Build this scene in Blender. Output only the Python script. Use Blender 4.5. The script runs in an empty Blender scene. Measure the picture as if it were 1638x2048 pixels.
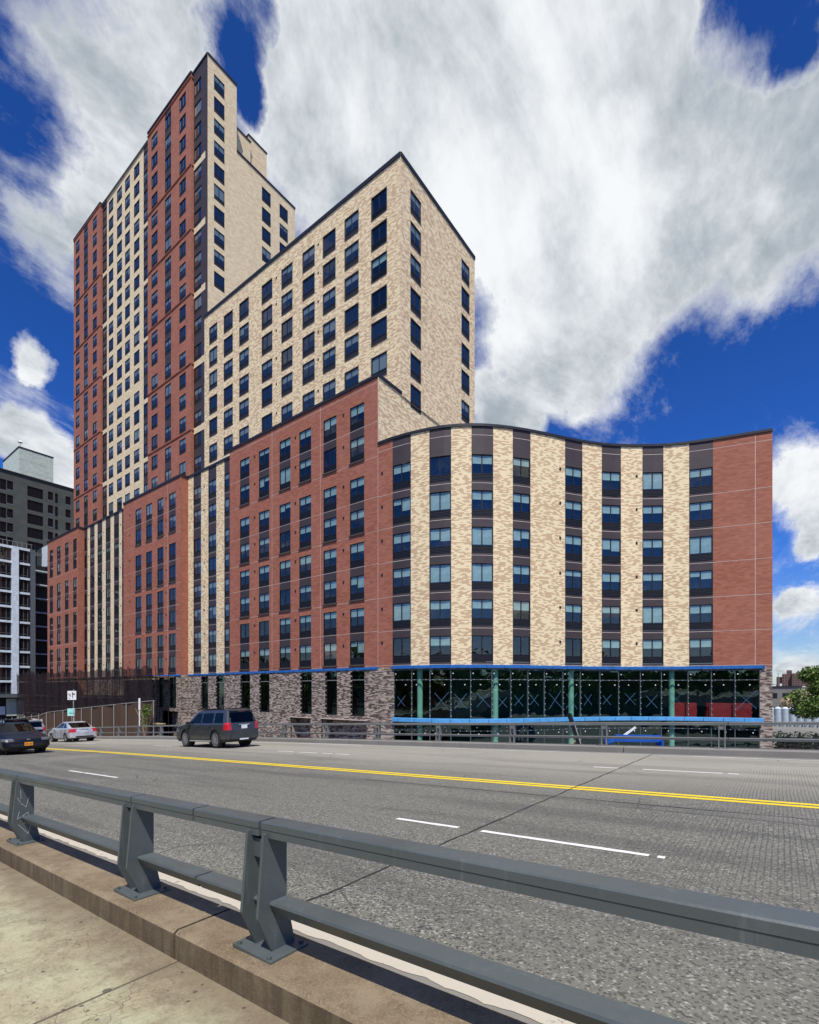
import bpy, math, random
from mathutils import Vector, Matrix
R = math.radians
rnd = random.Random(7)
scene = bpy.context.scene
COL = scene.collection

# ------------------------------------------------------------------ camera
cam_d = bpy.data.cameras.new('camera')
cam = bpy.data.objects.new('camera', cam_d)
COL.objects.link(cam)
cam.location = (0, 0, 0)
cam.rotation_euler = (R(90), 0, R(36.98))
cam_d.sensor_fit = 'HORIZONTAL'
cam_d.sensor_width = 36.0
cam_d.lens = 36.0 * 984 / 1638
cam_d.shift_y = 356 / 1638
cam_d.clip_start = 0.05
cam_d.clip_end = 6000
scene.camera = cam

# ------------------------------------------------------------------ light
SUN = Vector((0.33, -0.37, 0.87)).normalized()
sl = bpy.data.lights.new('sun', 'SUN')
sl.energy = 5.0
sl.angle = R(0.53)
sl.color = (1.0, 0.94, 0.84)
so = bpy.data.objects.new('sun', sl)
COL.objects.link(so)
so.rotation_euler = SUN.to_track_quat('Z', 'Y').to_euler()
so.location = (0, -20, 60)
scene.view_settings.view_transform = 'Standard'
scene.view_settings.look = 'None'
scene.view_settings.exposure = 0.0
scene.view_settings.gamma = 1.0
scene.view_settings.use_curve_mapping = False
scene.render.film_transparent = False
scene.cycles.max_bounces = 6
scene.cycles.transparent_max_bounces = 12

world = bpy.data.worlds.new('World')
scene.world = world
world.use_nodes = True
wt = world.node_tree
wt.nodes.clear()


class NT:
    """small helper for writing node trees"""
    def __init__(s, tree):
        s.t = tree

    def n(s, kind, **kw):
        nd = s.t.nodes.new(kind)
        for k, v in kw.items():
            setattr(nd, k, v)
        return nd

    def l(s, a, b):
        s.t.links.new(a, b)

    def put(s, sock, v):
        if isinstance(v, bpy.types.NodeSocket):
            s.t.links.new(v, sock)
        else:
            sock.default_value = v

    def m(s, op, a, b=0.0, c=0.0, clamp=False):
        nd = s.n('ShaderNodeMath', operation=op)
        nd.use_clamp = clamp
        s.put(nd.inputs[0], a)
        s.put(nd.inputs[1], b)
        if op in ('MULTIPLY_ADD', 'COMPARE', 'SMOOTH_MIN', 'SMOOTH_MAX'):
            s.put(nd.inputs[2], c)
        return nd.outputs[0]

    def v(s, op, a, b=(0, 0, 0)):
        nd = s.n('ShaderNodeVectorMath', operation=op)
        s.put(nd.inputs[0], a)
        if op == 'SCALE':
            s.put(nd.inputs['Scale'], b)
        else:
            s.put(nd.inputs[1], b)
        return nd.outputs['Value'] if op in ('DOT_PRODUCT', 'LENGTH') else nd.outputs[0]

    def sep(s, a):
        nd = s.n('ShaderNodeSeparateXYZ')
        s.put(nd.inputs[0], a)
        return nd.outputs

    def comb(s, x, y, z):
        nd = s.n('ShaderNodeCombineXYZ')
        for i, q in enumerate((x, y, z)):
            s.put(nd.inputs[i], q)
        return nd.outputs[0]

    def noise(s, vec, scale, detail=3, rough=0.55, dist=0.0, out=0):
        nd = s.n('ShaderNodeTexNoise')
        s.put(nd.inputs['Vector'], vec)
        s.put(nd.inputs['Scale'], scale)
        nd.inputs['Detail'].default_value = detail
        nd.inputs['Roughness'].default_value = rough
        nd.inputs['Distortion'].default_value = dist
        return nd.outputs[out]

    def ss(s, val, a, b, lo=0.0, hi=1.0, kind='SMOOTHSTEP'):
        nd = s.n('ShaderNodeMapRange', interpolation_type=kind)
        s.put(nd.inputs['Value'], val)
        for k, q in (('From Min', a), ('From Max', b), ('To Min', lo), ('To Max', hi)):
            s.put(nd.inputs[k], q)
        return nd.outputs[0]

    def mix(s, f, a, b, blend='MIX'):
        nd = s.n('ShaderNodeMix', data_type='RGBA', blend_type=blend)
        s.put(nd.inputs[0], f)
        for k, q in ((6, a), (7, b)):
            if not isinstance(q, bpy.types.NodeSocket) and len(q) == 3:
                q = (*q, 1)
            s.put(nd.inputs[k], q)
        return nd.outputs[2]


w = NT(wt)
sky = w.n('ShaderNodeTexSky', sky_type='NISHITA')
sky.sun_disc = False
sky.sun_elevation = math.asin(SUN.z)
sky.sun_rotation = math.atan2(SUN.x, SUN.y)
sky.altitude = 20
sky.air_density = 0.75
sky.dust_density = 0.25
sky.ozone_density = 3.0
geo = w.n('ShaderNodeTexCoord')
D = w.v('NORMALIZE', geo.outputs['Generated'])
dx, dy, dz = w.sep(D)
# clear sky: deepened blue towards the zenith, pale close to the horizon
skyc = w.mix(1.0, sky.outputs[0], (0.33, 0.68, 1.12), 'MULTIPLY')
gm = w.n('ShaderNodeGamma')
w.l(skyc, gm.inputs[0])
gm.inputs[1].default_value = 1.25
deep = gm.outputs[0]
hz = w.ss(dz, -0.02, 0.30)
clear = w.mix(hz, sky.outputs[0], deep)
# clouds: soft lobes of direction, ragged by noise in a flat cloud layer
den = w.m('ADD', w.m('MAXIMUM', dz, 0.0), 0.22)
P = w.comb(w.m('DIVIDE', dx, den), w.m('DIVIDE', dy, den), 0.0)
wv = w.n('ShaderNodeTexNoise')
w.l(D, wv.inputs['Vector'])
wv.inputs['Scale'].default_value = 3.2
wv.inputs['Detail'].default_value = 8
wv.inputs['Roughness'].default_value = 0.6
off = w.v('SCALE', w.v('SUBTRACT', wv.outputs['Color'], (0.5, 0.5, 0.5)), 0.20)
DW = w.v('NORMALIZE', w.v('ADD', D, off))
POS = [((-0.5779, 0.2721, 0.7694), 0.0916),((-0.648, 0.2414, 0.7224), 0.072),((-0.719, 0.2286, 0.6563), 0.0569),((-0.6982, 0.2838, 0.6572), 0.0606),((-0.763, 0.2099, 0.6113), 0.0318),((-0.5957, 0.2983, 0.7458), 0.0541),((-0.4162, 0.4329, 0.7997), 0.1065),((-0.5239, 0.4384, 0.7303), 0.0678),((-0.4652, 0.5037, 0.7279), 0.1282),((-0.3239, 0.575, 0.7513), 0.143),((-0.2947, 0.6871, 0.6641), 0.1213),((-0.2729, 0.7734, 0.5722), 0.0781),((-0.2349, 0.8296, 0.5066), 0.0444),((-0.1517, 0.786, 0.5993), 0.1205),((-0.058, 0.7706, 0.6347), 0.1057),((-0.0097, 0.7487, 0.6629), 0.0758),((0.0303, 0.7999, 0.5993), 0.0472),((-0.2119, 0.5833, 0.7841), 0.1113),((-0.1022, 0.674, 0.7316), 0.0894),((-0.4932, 0.3892, 0.778), 0.0399),((-0.8608, 0.2138, 0.4618), 0.0192),((-0.9019, 0.2481, 0.3537), 0.0383),((-0.8976, 0.2921, 0.33), 0.0294),((0.0242, 0.9481, 0.3171), 0.0464),((0.0367, 0.968, 0.2481), 0.0228),((0.0253, 0.989, 0.1457), 0.0238),((-0.3834, 0.7864, 0.4844), 0.0406),((-0.4182, 0.7423, 0.5235), 0.0317),((0.0255, 0.9992, 0.0318), 0.0213)]
NEG = [((-0.5275, 0.3525, 0.773), 0.0226),((-0.5396, 0.3787, 0.752), 0.0177),((-0.5078, 0.3361, 0.7932), 0.0278),((-0.0065, 0.6741, 0.7387), 0.0395),((-0.0397, 0.6514, 0.7577), 0.0219),((0.027, 0.7119, 0.7018), 0.018),((-0.6881, 0.1846, 0.7017), 0.0345),((-0.7387, 0.1835, 0.6485), 0.0344),((-0.7968, 0.2359, 0.5564), 0.0461),((-0.4363, 0.661, 0.6105), 0.0647),((-0.1263, 0.8795, 0.4589), 0.078),((0.0001, 0.9047, 0.426), 0.0512),((0.0254, 0.9965, 0.0793), 0.0318)]
acc = None
for c, r in POS:
    t = w.ss(w.v('DOT_PRODUCT', DW, c), math.cos(r * 1.75), 1.0, 0.0, 1.0, 'LINEAR')
    acc = t if acc is None else w.m('MAXIMUM', acc, t)
for c, r in NEG:
    t = w.ss(w.v('DOT_PRODUCT', DW, c), math.cos(r * 1.9), 1.0, 1.0, 0.0, 'LINEAR')
    acc = w.m('MULTIPLY', acc, t)
Ps = w.n('ShaderNodeMapping')
w.l(P, Ps.inputs[0])
Ps.inputs['Rotation'].default_value = (0, 0, R(28))
Ps.inputs['Scale'].default_value = (1.0, 0.55, 1.0)
f1 = w.noise(Ps.outputs[0], 2.4, 12, 0.70, 0.35)
f2 = w.noise(P, 1.1, 6, 0.55, 0.3)
behind = w.ss(w.m('ADD', w.m('MULTIPLY', dx, -0.6015), w.m('MULTIPLY', dy, 0.799)), 0.12, -0.1)
gen = w.m('MULTIPLY', behind, w.ss(f2, 0.56, 0.72))
acc = w.m('MAXIMUM', acc, gen)
dens = w.m('ADD', w.m('MULTIPLY', acc, 1.35), w.m('ADD', w.m('MULTIPLY', w.m('SUBTRACT', f1, 0.5), 3.2), w.m('MULTIPLY', w.m('SUBTRACT', w.noise(D, 6.5, 7, 0.62, 0.4), 0.5), 1.6)))
wisp = w.m('MULTIPLY', w.ss(f1, 0.50, 0.74), 0.34)
alpha = w.m('MAXIMUM', w.m('POWER', w.ss(dens, 0.08, 0.85, 0.0, 1.0, 'LINEAR'), 1.35), wisp)
alpha = w.m('MULTIPLY', alpha, w.ss(dz, -0.02, 0.03))
sh = w.noise(Ps.outputs[0], 2.9, 10, 0.66, 0.3)
sh2 = w.noise(D, 3.6, 6, 0.6, 0.0)
shade = w.ss(w.m('ADD', w.m('MULTIPLY', sh, 0.6), w.m('MULTIPLY', sh2, 0.5)), 0.44, 0.66)
thick = w.ss(dens, 0.4, 1.1, 0.35, 1.0)
shade = w.m('MULTIPLY', w.m('SUBTRACT', 1.0, shade), thick)
cc = w.mix(shade, (9.3, 9.5, 9.7), (3.6, 4.2, 4.8))
final = w.mix(alpha, clear, cc)
bg = w.n('ShaderNodeBackground')
bg.inputs['Strength'].default_value = 0.10
w.l(final, bg.inputs['Color'])
wo = w.n('ShaderNodeOutputWorld')
w.l(bg.outputs[0], wo.inputs[0])

# ------------------------------------------------------------------ helpers
class MB:
    """collects faces with a material name and uv; build() links ONE mesh object"""
    def __init__(s):
        s.v, s.f, s.m, s.uv = [], [], [], []

    def poly(s, pts, mat, uv=None):
        b = len(s.v)
        s.v += [tuple(p) for p in pts]
        s.f.append(tuple(range(b, b + len(pts))))
        s.m.append(mat)
        if uv is None:
            uv = [(p[0] + p[1], p[2]) for p in pts]
        s.uv.append(list(uv))

    def box(s, c, size, mat, M=None):
        x, y, z = (q / 2 for q in size)
        P = [Vector((sx * x, sy * y, sz * z)) for sz in (-1, 1) for sy in (-1, 1) for sx in (-1, 1)]
        if M is not None:
            P = [M @ p for p in P]
        c = Vector(c)
        P = [p + c for p in P]
        for q in ((0, 1, 5, 4), (1, 3, 7, 5), (3, 2, 6, 7), (2, 0, 4, 6), (4, 5, 7, 6), (1, 0, 2, 3)):
            s.poly([P[i] for i in q], mat)

    def bar(s, a, b, w_, h_, mat):
        a, b = Vector(a), Vector(b)
        d = b - a
        q = d.to_track_quat('X', 'Z').to_matrix()
        s.box((a + b) / 2, (d.length, w_, h_), mat, q)

    def tube(s, pts, r, mat, n=8, cap=True):
        rings = []
        k = len(pts)
        for i, p in enumerate(pts):
            p = Vector(p)
            d = Vector(pts[min(i + 1, k - 1)]) - Vector(pts[max(i - 1, 0)])
            d.normalize()
            a = d.orthogonal().normalized()
            b = d.cross(a)
            rr = r[i] if isinstance(r, (list, tuple)) else r
            rings.append([p + (a * math.cos(t) + b * math.sin(t)) * rr for t in [2 * math.pi * j / n for j in range(n)]])
        for A, B in zip(rings, rings[1:]):
            for j in range(n):
                s.poly([A[j], A[(j + 1) % n], B[(j + 1) % n], B[j]], mat)
        if cap:
            s.poly(rings[0][::-1], mat)
            s.poly(rings[-1], mat)

    def prism(s, pts2, a, b, axis, mat):
        """extrude a 2D outline; axis x: pts=(y,z), axis y: pts=(x,z), axis z: pts=(x,y)"""
        def P(p, t):
            return {'x': (t, p[0], p[1]), 'y': (p[0], t, p[1]), 'z': (p[0], p[1], t)}[axis]
        n = len(pts2)
        s.poly([P(p, a) for p in pts2][::-1], mat)
        s.poly([P(p, b) for p in pts2], mat)
        for i in range(n):
            p, q = pts2[i], pts2[(i + 1) % n]
            s.poly([P(p, a), P(q, a), P(q, b), P(p, b)], mat)

    def build(s, name, parent=None, smooth=False, mesh=False, **props):
        me = bpy.data.meshes.new(name)
        me.from_pydata(s.v, [], s.f)
        names = []
        for q in s.m:
            if q not in names:
                names.append(q)
        for q in names:
            me.materials.append(MATS[q])
        ix = {q: i for i, q in enumerate(names)}
        me.polygons.foreach_set('material_index', [ix[q] for q in s.m])
        if smooth:
            me.polygons.foreach_set('use_smooth', [True] * len(s.f))
        uvl = me.uv_layers.new(name='UVMap')
        flat = [c for f in s.uv for p in f for c in p]
        uvl.data.foreach_set('uv', flat)
        me.update()
        if mesh:
            return me
        return obj(name, me, parent, **props)


def obj(name, me, parent=None, **props):
    o = bpy.data.objects.new(name, me)
    COL.objects.link(o)
    if parent is not None:
        o.parent = parent
    for k, q in props.items():
        o[k] = q
    return o


def thing(name, label, cat, group=None, loc=(0, 0, 0), rot=(0, 0, 0)):
    o = bpy.data.objects.new(name, None)
    COL.objects.link(o)
    o.location = loc
    o.rotation_euler = rot
    o['label'] = label
    o['category'] = cat
    if group:
        o['group'] = group
    return o


# ------------------------------------------------------------------ materials
MATS = {}


def mat(name, col=(0.5, 0.5, 0.5), rough=0.7, metal=0.0, spec=0.5, coat=0.0, fn=None, bump=None):
    m = bpy.data.materials.new(name)
    m.use_nodes = True
    t = NT(m.node_tree)
    b = m.node_tree.nodes['Principled BSDF']
    b.inputs['Roughness'].default_value = rough
    b.inputs['Metallic'].default_value = metal
    b.inputs['Specular IOR Level'].default_value = spec
    b.inputs['Coat Weight'].default_value = coat
    b.inputs['Coat Roughness'].default_value = 0.05
    tc = t.n('ShaderNodeTexCoord')
    if fn is None:
        # slight wear so that nothing is perfectly flat in tone
        n1 = t.noise(tc.outputs['Object'], 1.7, 5, 0.6)
        c = t.mix(t.ss(n1, 0.3, 0.7), tuple(q * 0.86 for q in col), tuple(min(1, q * 1.1) for q in col))
        t.l(c, b.inputs['Base Color'])
    else:
        r = fn(t, tc, b)
        if r is not None:
            t.l(r, b.inputs['Base Color'])
    MATS[name] = m
    return m


def bumpy(t, b, h, strength=0.4, dist=0.01):
    n = t.n('ShaderNodeBump')
    n.inputs['Strength'].default_value = strength
    n.inputs['Distance'].default_value = dist
    t.l(h, n.inputs['Height'])
    t.l(n.outputs[0], b.inputs['Normal'])


def brick_cells(t, uv, bw, bh):
    """running-bond cell id -> random value per brick"""
    x, y, _ = t.sep(uv)
    row = t.m('FLOOR', t.m('DIVIDE', y, bh))
    sh_ = t.m('MULTIPLY', t.m('MODULO', row, 2.0), 0.5)
    jit = t.n('ShaderNodeTexWhiteNoise', noise_dimensions='1D')
    t.l(row, jit.inputs['W'])
    cx = t.m('ADD', t.m('ADD', t.m('DIVIDE', x, bw), sh_), t.m('MULTIPLY', jit.outputs['Value'], 0.6))
    cid = t.m('FLOOR', cx)
    wn = t.n('ShaderNodeTexWhiteNoise', noise_dimensions='2D')
    t.l(t.comb(cid, row, 0.0), wn.inputs['Vector'])
    fy = t.m('FRACT', t.m('DIVIDE', y, bh))
    fx = t.m('FRACT', cx)
    mort = t.m('MAXIMUM', t.m('GREATER_THAN', fy, 0.93), t.m('GREATER_THAN', fx, 0.975))
    return wn.outputs['Value'], mort


def m_beige(t, tc, b):
    uv = tc.outputs['UV']
    v1, mo = brick_cells(t, uv, 0.30, 0.10)
    big = t.noise(uv, 0.5, 4, 0.6)
    s1 = t.m('ADD', v1, t.m('MULTIPLY', t.m('SUBTRACT', big, 0.5), 0.14))
    a = t.ss(s1, 0.43, 0.49)
    light = t.mix(t.noise(uv, 3.0, 2), (0.81, 0.65, 0.39), (0.89, 0.75, 0.475))
    tan = t.mix(v1, (0.57, 0.40, 0.24), (0.65, 0.47, 0.295))
    c = t.mix(a, tan, light)
    c = t.mix(t.m('MULTIPLY', mo, 0.35), c, (0.42, 0.33, 0.25))
    bumpy(t, b, v1, 0.15, 0.02)
    return c


mat('beige_brick', rough=0.85, fn=m_beige)


def m_beige_far(t, tc, b):
    uv = tc.outputs['UV']
    v1, mo = brick_cells(t, uv, 0.42, 0.13)
    c = t.mix(t.ss(v1, 0.3, 0.7), (0.66, 0.52, 0.32), (0.77, 0.635, 0.41))
    return c


mat('cream_brick', rough=0.85, fn=m_beige_far)


def m_red(t, tc, b):
    uv = tc.outputs['UV']
    v1, mo = brick_cells(t, uv, 0.42, 0.11)
    big = t.noise(uv, 0.25, 4, 0.6)
    c = t.mix(v1, (0.265, 0.080, 0.047), (0.38, 0.135, 0.080))
    c = t.mix(t.m('MULTIPLY', t.ss(big, 0.35, 0.7), 0.3), c, (0.42, 0.17, 0.115))
    st = t.n('ShaderNodeMapping')
    t.l(uv, st.inputs[0])
    st.inputs['Scale'].default_value = (1.6, 0.10, 1)
    c = t.mix(t.ss(t.noise(st.outputs[0], 1.0, 5, 0.65), 0.55, 0.75, 0.0, 0.22), c, (0.20, 0.085, 0.06))
    c = t.mix(t.m('MULTIPLY', mo, 0.3), c, (0.36, 0.20, 0.15))
    bumpy(t, b, v1, 0.12, 0.02)
    return c


mat('red_brick', rough=0.85, fn=m_red)


def m_grey(t, tc, b):
    uv = tc.outputs['UV']
    v1, mo = brick_cells(t, uv, 0.34, 0.095)
    r = t.n('ShaderNodeValToRGB')
    r.color_ramp.interpolation = 'CONSTANT'
    e = r.color_ramp.elements
    e[0].position = 0.0
    e[0].color = (0.085, 0.062, 0.050, 1)
    e[1].position = 0.3
    e[1].color = (0.25, 0.19, 0.155, 1)
    for p, c in ((0.52, (0.36, 0.285, 0.235, 1)), (0.76, (0.46, 0.39, 0.32, 1)), (0.93, (0.15, 0.11, 0.09, 1))):
        q = e.new(p)
        q.color = c
    t.l(v1, r.inputs[0])
    bumpy(t, b, v1, 0.5, 0.03)
    return t.mix(t.m('MULTIPLY', mo, 0.5), r.outputs[0], (0.2, 0.18, 0.16))


mat('grey_brick', rough=0.85, fn=m_grey)


def m_panel(t, tc, b):
    uv = tc.outputs['UV']
    n1 = t.noise(uv, 0.6, 4, 0.6)
    v1, mo = brick_cells(t, uv, 1.4, 0.4)
    c = t.mix(n1, (0.034, 0.023, 0.025), (0.052, 0.037, 0.038))
    return t.mix(t.m('MULTIPLY', v1, 0.15), c, (0.09, 0.07, 0.065))


mat('dark_panel', rough=0.6, fn=m_panel)
mat('joint_white', (0.62, 0.52, 0.46), 0.8)
mat('coping_metal', (0.018, 0.018, 0.022), 0.45)
mat('frame_dark', (0.014, 0.014, 0.018), 0.4)
mat('grille_black', (0.008, 0.008, 0.009), 0.6)
mat('vent_black', (0.006, 0.006, 0.006), 0.7)
mat('sill_metal', (0.09, 0.07, 0.055), 0.5)
mat('room_dark', (0.02, 0.022, 0.025), 0.9)
mat('blind_fabric', (0.46, 0.53, 0.51), 0.9)
mat('flashing_blue', (0.02, 0.14, 0.44), 0.35)
mat('store_wall', (0.05, 0.13, 0.115), 0.8)
mat('roof_grey', (0.25, 0.25, 0.25), 0.9)
mat('column_green', (0.46, 0.55, 0.45), 0.7)
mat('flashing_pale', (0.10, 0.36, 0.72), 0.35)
mat('tape_blue', (0.07, 0.17, 0.30), 0.6)
mat('anchor_white', (0.80, 0.82, 0.84), 0.5)
mat('slab_grey', (0.16, 0.17, 0.17), 0.9)
mat('wrap_red', (0.62, 0.03, 0.035), 0.35)
mat('steel_grey', (0.10, 0.12, 0.13), 0.45)
mat('blue_machine', (0.01, 0.09, 0.42), 0.4)
mat('white_paint', (0.78, 0.78, 0.76), 0.6)
mat('black_rubber', (0.012, 0.012, 0.012), 0.8)
mat('rim_metal', (0.45, 0.46, 0.48), 0.3, metal=0.8)
mat('chrome', (0.7, 0.72, 0.75), 0.15, metal=1.0)
mat('plastic_black', (0.012, 0.012, 0.013), 0.5)
mat('silo_steel', (0.40, 0.47, 0.53), 0.5)
mat('lamp_red', (0.50, 0.015, 0.02), 0.2, coat=0.6)
mat('lamp_clear', (0.10, 0.11, 0.12), 0.12, coat=0.8)
mat('plate_orange', (0.85, 0.33, 0.02), 0.5)
mat('plate_white', (0.75, 0.76, 0.78), 0.5)
mat('scratch', (0.42, 0.45, 0.46), 0.7)
mat('ink', (0.01, 0.01, 0.012), 0.6)
mat('teal_sign', (0.35, 0.80, 0.72), 0.5)
mat('wood_pale', (0.48, 0.34, 0.20), 0.8)
mat('wood_dark', (0.16, 0.11, 0.07), 0.8)
mat('galvanised', (0.42, 0.42, 0.38), 0.5, metal=0.3)


def schlick(t):
    # two-sided, so that sunlight entering through the back of a pane is not lost
    g = t.n('ShaderNodeNewGeometry')
    c = t.m('ABSOLUTE', t.v('DOT_PRODUCT', g.outputs['Incoming'], g.outputs['Normal']))
    return t.m('MULTIPLY_ADD', t.m('POWER', t.m('SUBTRACT', 1.0, c, clamp=True), 5.0), 0.96, 0.04)


def glassmat(name, tint, refl, rough=0.02, wav=0.0, gcol=(0.95, 0.93, 0.86)):
    m = bpy.data.materials.new(name)
    m.use_nodes = True
    m.node_tree.nodes.clear()
    t = NT(m.node_tree)
    tr = t.n('ShaderNodeBsdfTransparent')
    tr.inputs[0].default_value = (*tint, 1)
    gl = t.n('ShaderNodeBsdfGlossy')
    gl.inputs['Roughness'].default_value = rough
    gl.inputs['Color'].default_value = (*gcol, 1)
    fr = schlick(t)
    if wav:
        tc = t.n('ShaderNodeTexCoord')
        bm = t.n('ShaderNodeBump')
        bm.inputs['Strength'].default_value = wav
        bm.inputs['Distance'].default_value = 0.05
        t.l(t.noise(tc.outputs['Object'], 0.55, 2, 0.5), bm.inputs['Height'])
        t.l(bm.outputs[0], gl.inputs['Normal'])
    f = t.m('ADD', t.m('MULTIPLY', fr, 1.6), refl, clamp=True)
    mx = t.n('ShaderNodeMixShader')
    t.l(f, mx.inputs[0])
    t.l(tr.outputs[0], mx.inputs[1])
    t.l(gl.outputs[0], mx.inputs[2])
    out = t.n('ShaderNodeOutputMaterial')
    t.l(mx.outputs[0], out.inputs[0])
    MATS[name] = m


glassmat('window_glass', (0.72, 0.84, 0.84), 0.05, 0.01, 0.25)
glassmat('store_glass', (0.62, 0.90, 0.84), 0.06, 0.01, 0.3, (0.72, 1.0, 0.95))
glassmat('car_glass', (0.07, 0.08, 0.09), 0.0, 0.02, 0.0, (0.55, 0.55, 0.5))


def solidglass(name, col, refl):
    m = bpy.data.materials.new(name)
    m.use_nodes = True
    m.node_tree.nodes.clear()
    t = NT(m.node_tree)
    di = t.n('ShaderNodeBsdfDiffuse')
    di.inputs[0].default_value = (*col, 1)
    gl = t.n('ShaderNodeBsdfGlossy')
    gl.inputs['Roughness'].default_value = 0.02
    gl.inputs['Color'].default_value = (0.95, 0.93, 0.86, 1)
    fr = schlick(t)
    tc = t.n('ShaderNodeTexCoord')
    bm = t.n('ShaderNodeBump')
    bm.inputs['Strength'].default_value = 0.25
    bm.inputs['Distance'].default_value = 0.05
    t.l(t.noise(tc.outputs['Object'], 0.6, 2, 0.5), bm.inputs['Height'])
    t.l(bm.outputs[0], gl.inputs['Normal'])
    f = t.m('ADD', t.m('MULTIPLY', fr, 1.6), refl, clamp=True)
    mx = t.n('ShaderNodeMixShader')
    t.l(f, mx.inputs[0])
    t.l(di.outputs[0], mx.inputs[1])
    t.l(gl.outputs[0], mx.inputs[2])
    out = t.n('ShaderNodeOutputMaterial')
    t.l(mx.outputs[0], out.inputs[0])
    MATS[name] = m


solidglass('pane_dark', (0.008, 0.012, 0.016), 0.11)
solidglass('pane_blind', (0.15, 0.20, 0.21), 0.08)
solidglass('pane_left', (0.008, 0.010, 0.014), 0.04)


def m_road(t, tc, b):
    o = tc.outputs['Object']
    x, y, z = t.sep(o)
    fine = t.n('ShaderNodeTexVoronoi', feature='F1')
    fine.inputs['Scale'].default_value = 64
    fine.inputs['Randomness'].default_value = 1.0
    t.l(o, fine.inputs['Vector'])
    rv = t.sep(fine.outputs['Color'])[0]
    agg = t.n('ShaderNodeValToRGB')
    e = agg.color_ramp.elements
    e[0].position = 0.0
    e[0].color = (0.030, 0.031, 0.030, 1)
    e[1].position = 1.0
    e[1].color = (0.40, 0.39, 0.35, 1)
    for p, c in ((0.17, (0.06, 0.06, 0.05, 1)), (0.27, (0.14, 0.138, 0.112, 1)), (0.86, (0.185, 0.181, 0.147, 1))):
        q = e.new(p)
        q.color = c
    t.l(rv, agg.inputs[0])
    big = t.noise(o, 0.22, 5, 0.6)
    stretch = t.n('ShaderNodeMapping')
    t.l(o, stretch.inputs[0])
    stretch.inputs['Scale'].default_value = (0.09, 1.1, 1)
    lane = t.noise(stretch.outputs[0], 1.3, 4, 0.6)
    mid = t.noise(o, 6.0, 5, 0.7)
    # far lanes are smoother, paler concrete; near lanes show the stones
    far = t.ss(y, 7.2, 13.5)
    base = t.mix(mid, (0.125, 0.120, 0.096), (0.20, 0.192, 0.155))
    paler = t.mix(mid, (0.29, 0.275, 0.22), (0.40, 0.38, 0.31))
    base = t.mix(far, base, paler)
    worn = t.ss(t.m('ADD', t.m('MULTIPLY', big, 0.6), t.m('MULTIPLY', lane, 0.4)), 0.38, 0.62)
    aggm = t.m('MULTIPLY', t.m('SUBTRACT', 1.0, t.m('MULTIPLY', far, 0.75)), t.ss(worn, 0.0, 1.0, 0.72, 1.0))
    c = t.mix(aggm, base, agg.outputs[0])
    c = t.mix(t.m('MULTIPLY', t.ss(lane, 0.48, 0.66, 0.0, t.ss(y, 8.0, 13.0, 0.5, 0.25)), 1.0), c, (0.075, 0.073, 0.066))
    oil = t.m('MULTIPLY', t.ss(t.noise(o, 2.2, 5, 0.7), 0.64, 0.72), 0.5)
    c = t.mix(oil, c, (0.05, 0.048, 0.044))
    c = t.mix(t.m('MULTIPLY', t.ss(big, 0.55, 0.72), 0.22), c, (0.36, 0.34, 0.30))
    # tined grooves across the road, worn away in patches
    tine = t.m('FRACT', t.m('ADD', t.m('DIVIDE', x, 0.050), t.m('MULTIPLY', t.noise(o, 0.8, 2), 0.8)))
    g = t.m('LESS_THAN', tine, 0.22)
    gm_ = t.m('MULTIPLY', t.ss(t.noise(o, 0.35, 4, 0.65), 0.36, 0.54), t.ss(x, -3.6, 0.2, 0.12, 1.0))
    gm_ = t.m('MULTIPLY', gm_, t.ss(y, 3.6, 6.5, 0.15, 1.0))
    gmask = t.m('MULTIPLY', g, gm_)
    c = t.mix(t.m('MULTIPLY', gmask, 0.62), c, (0.05, 0.05, 0.05))
    # fine cracks
    vc = t.n('ShaderNodeTexVoronoi', feature='DISTANCE_TO_EDGE')
    vc.inputs['Scale'].default_value = 0.55
    t.l(t.v('ADD', o, t.v('SCALE', t.n('ShaderNodeTexNoise').outputs['Color'], 0.3)), vc.inputs['Vector'])
    crack = t.m('MULTIPLY', t.m('LESS_THAN', vc.outputs['Distance'], 0.006), t.ss(big, 0.5, 0.6))
    c = t.mix(t.m('MULTIPLY', crack, 0.6), c, (0.04, 0.04, 0.04))
    h = t.m('SUBTRACT', rv, t.m('MULTIPLY', gmask, 1.2))
    bumpy(t, b, h, 0.35, 0.006)
    return c


mat('road_concrete', rough=0.82, fn=m_road)


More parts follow.
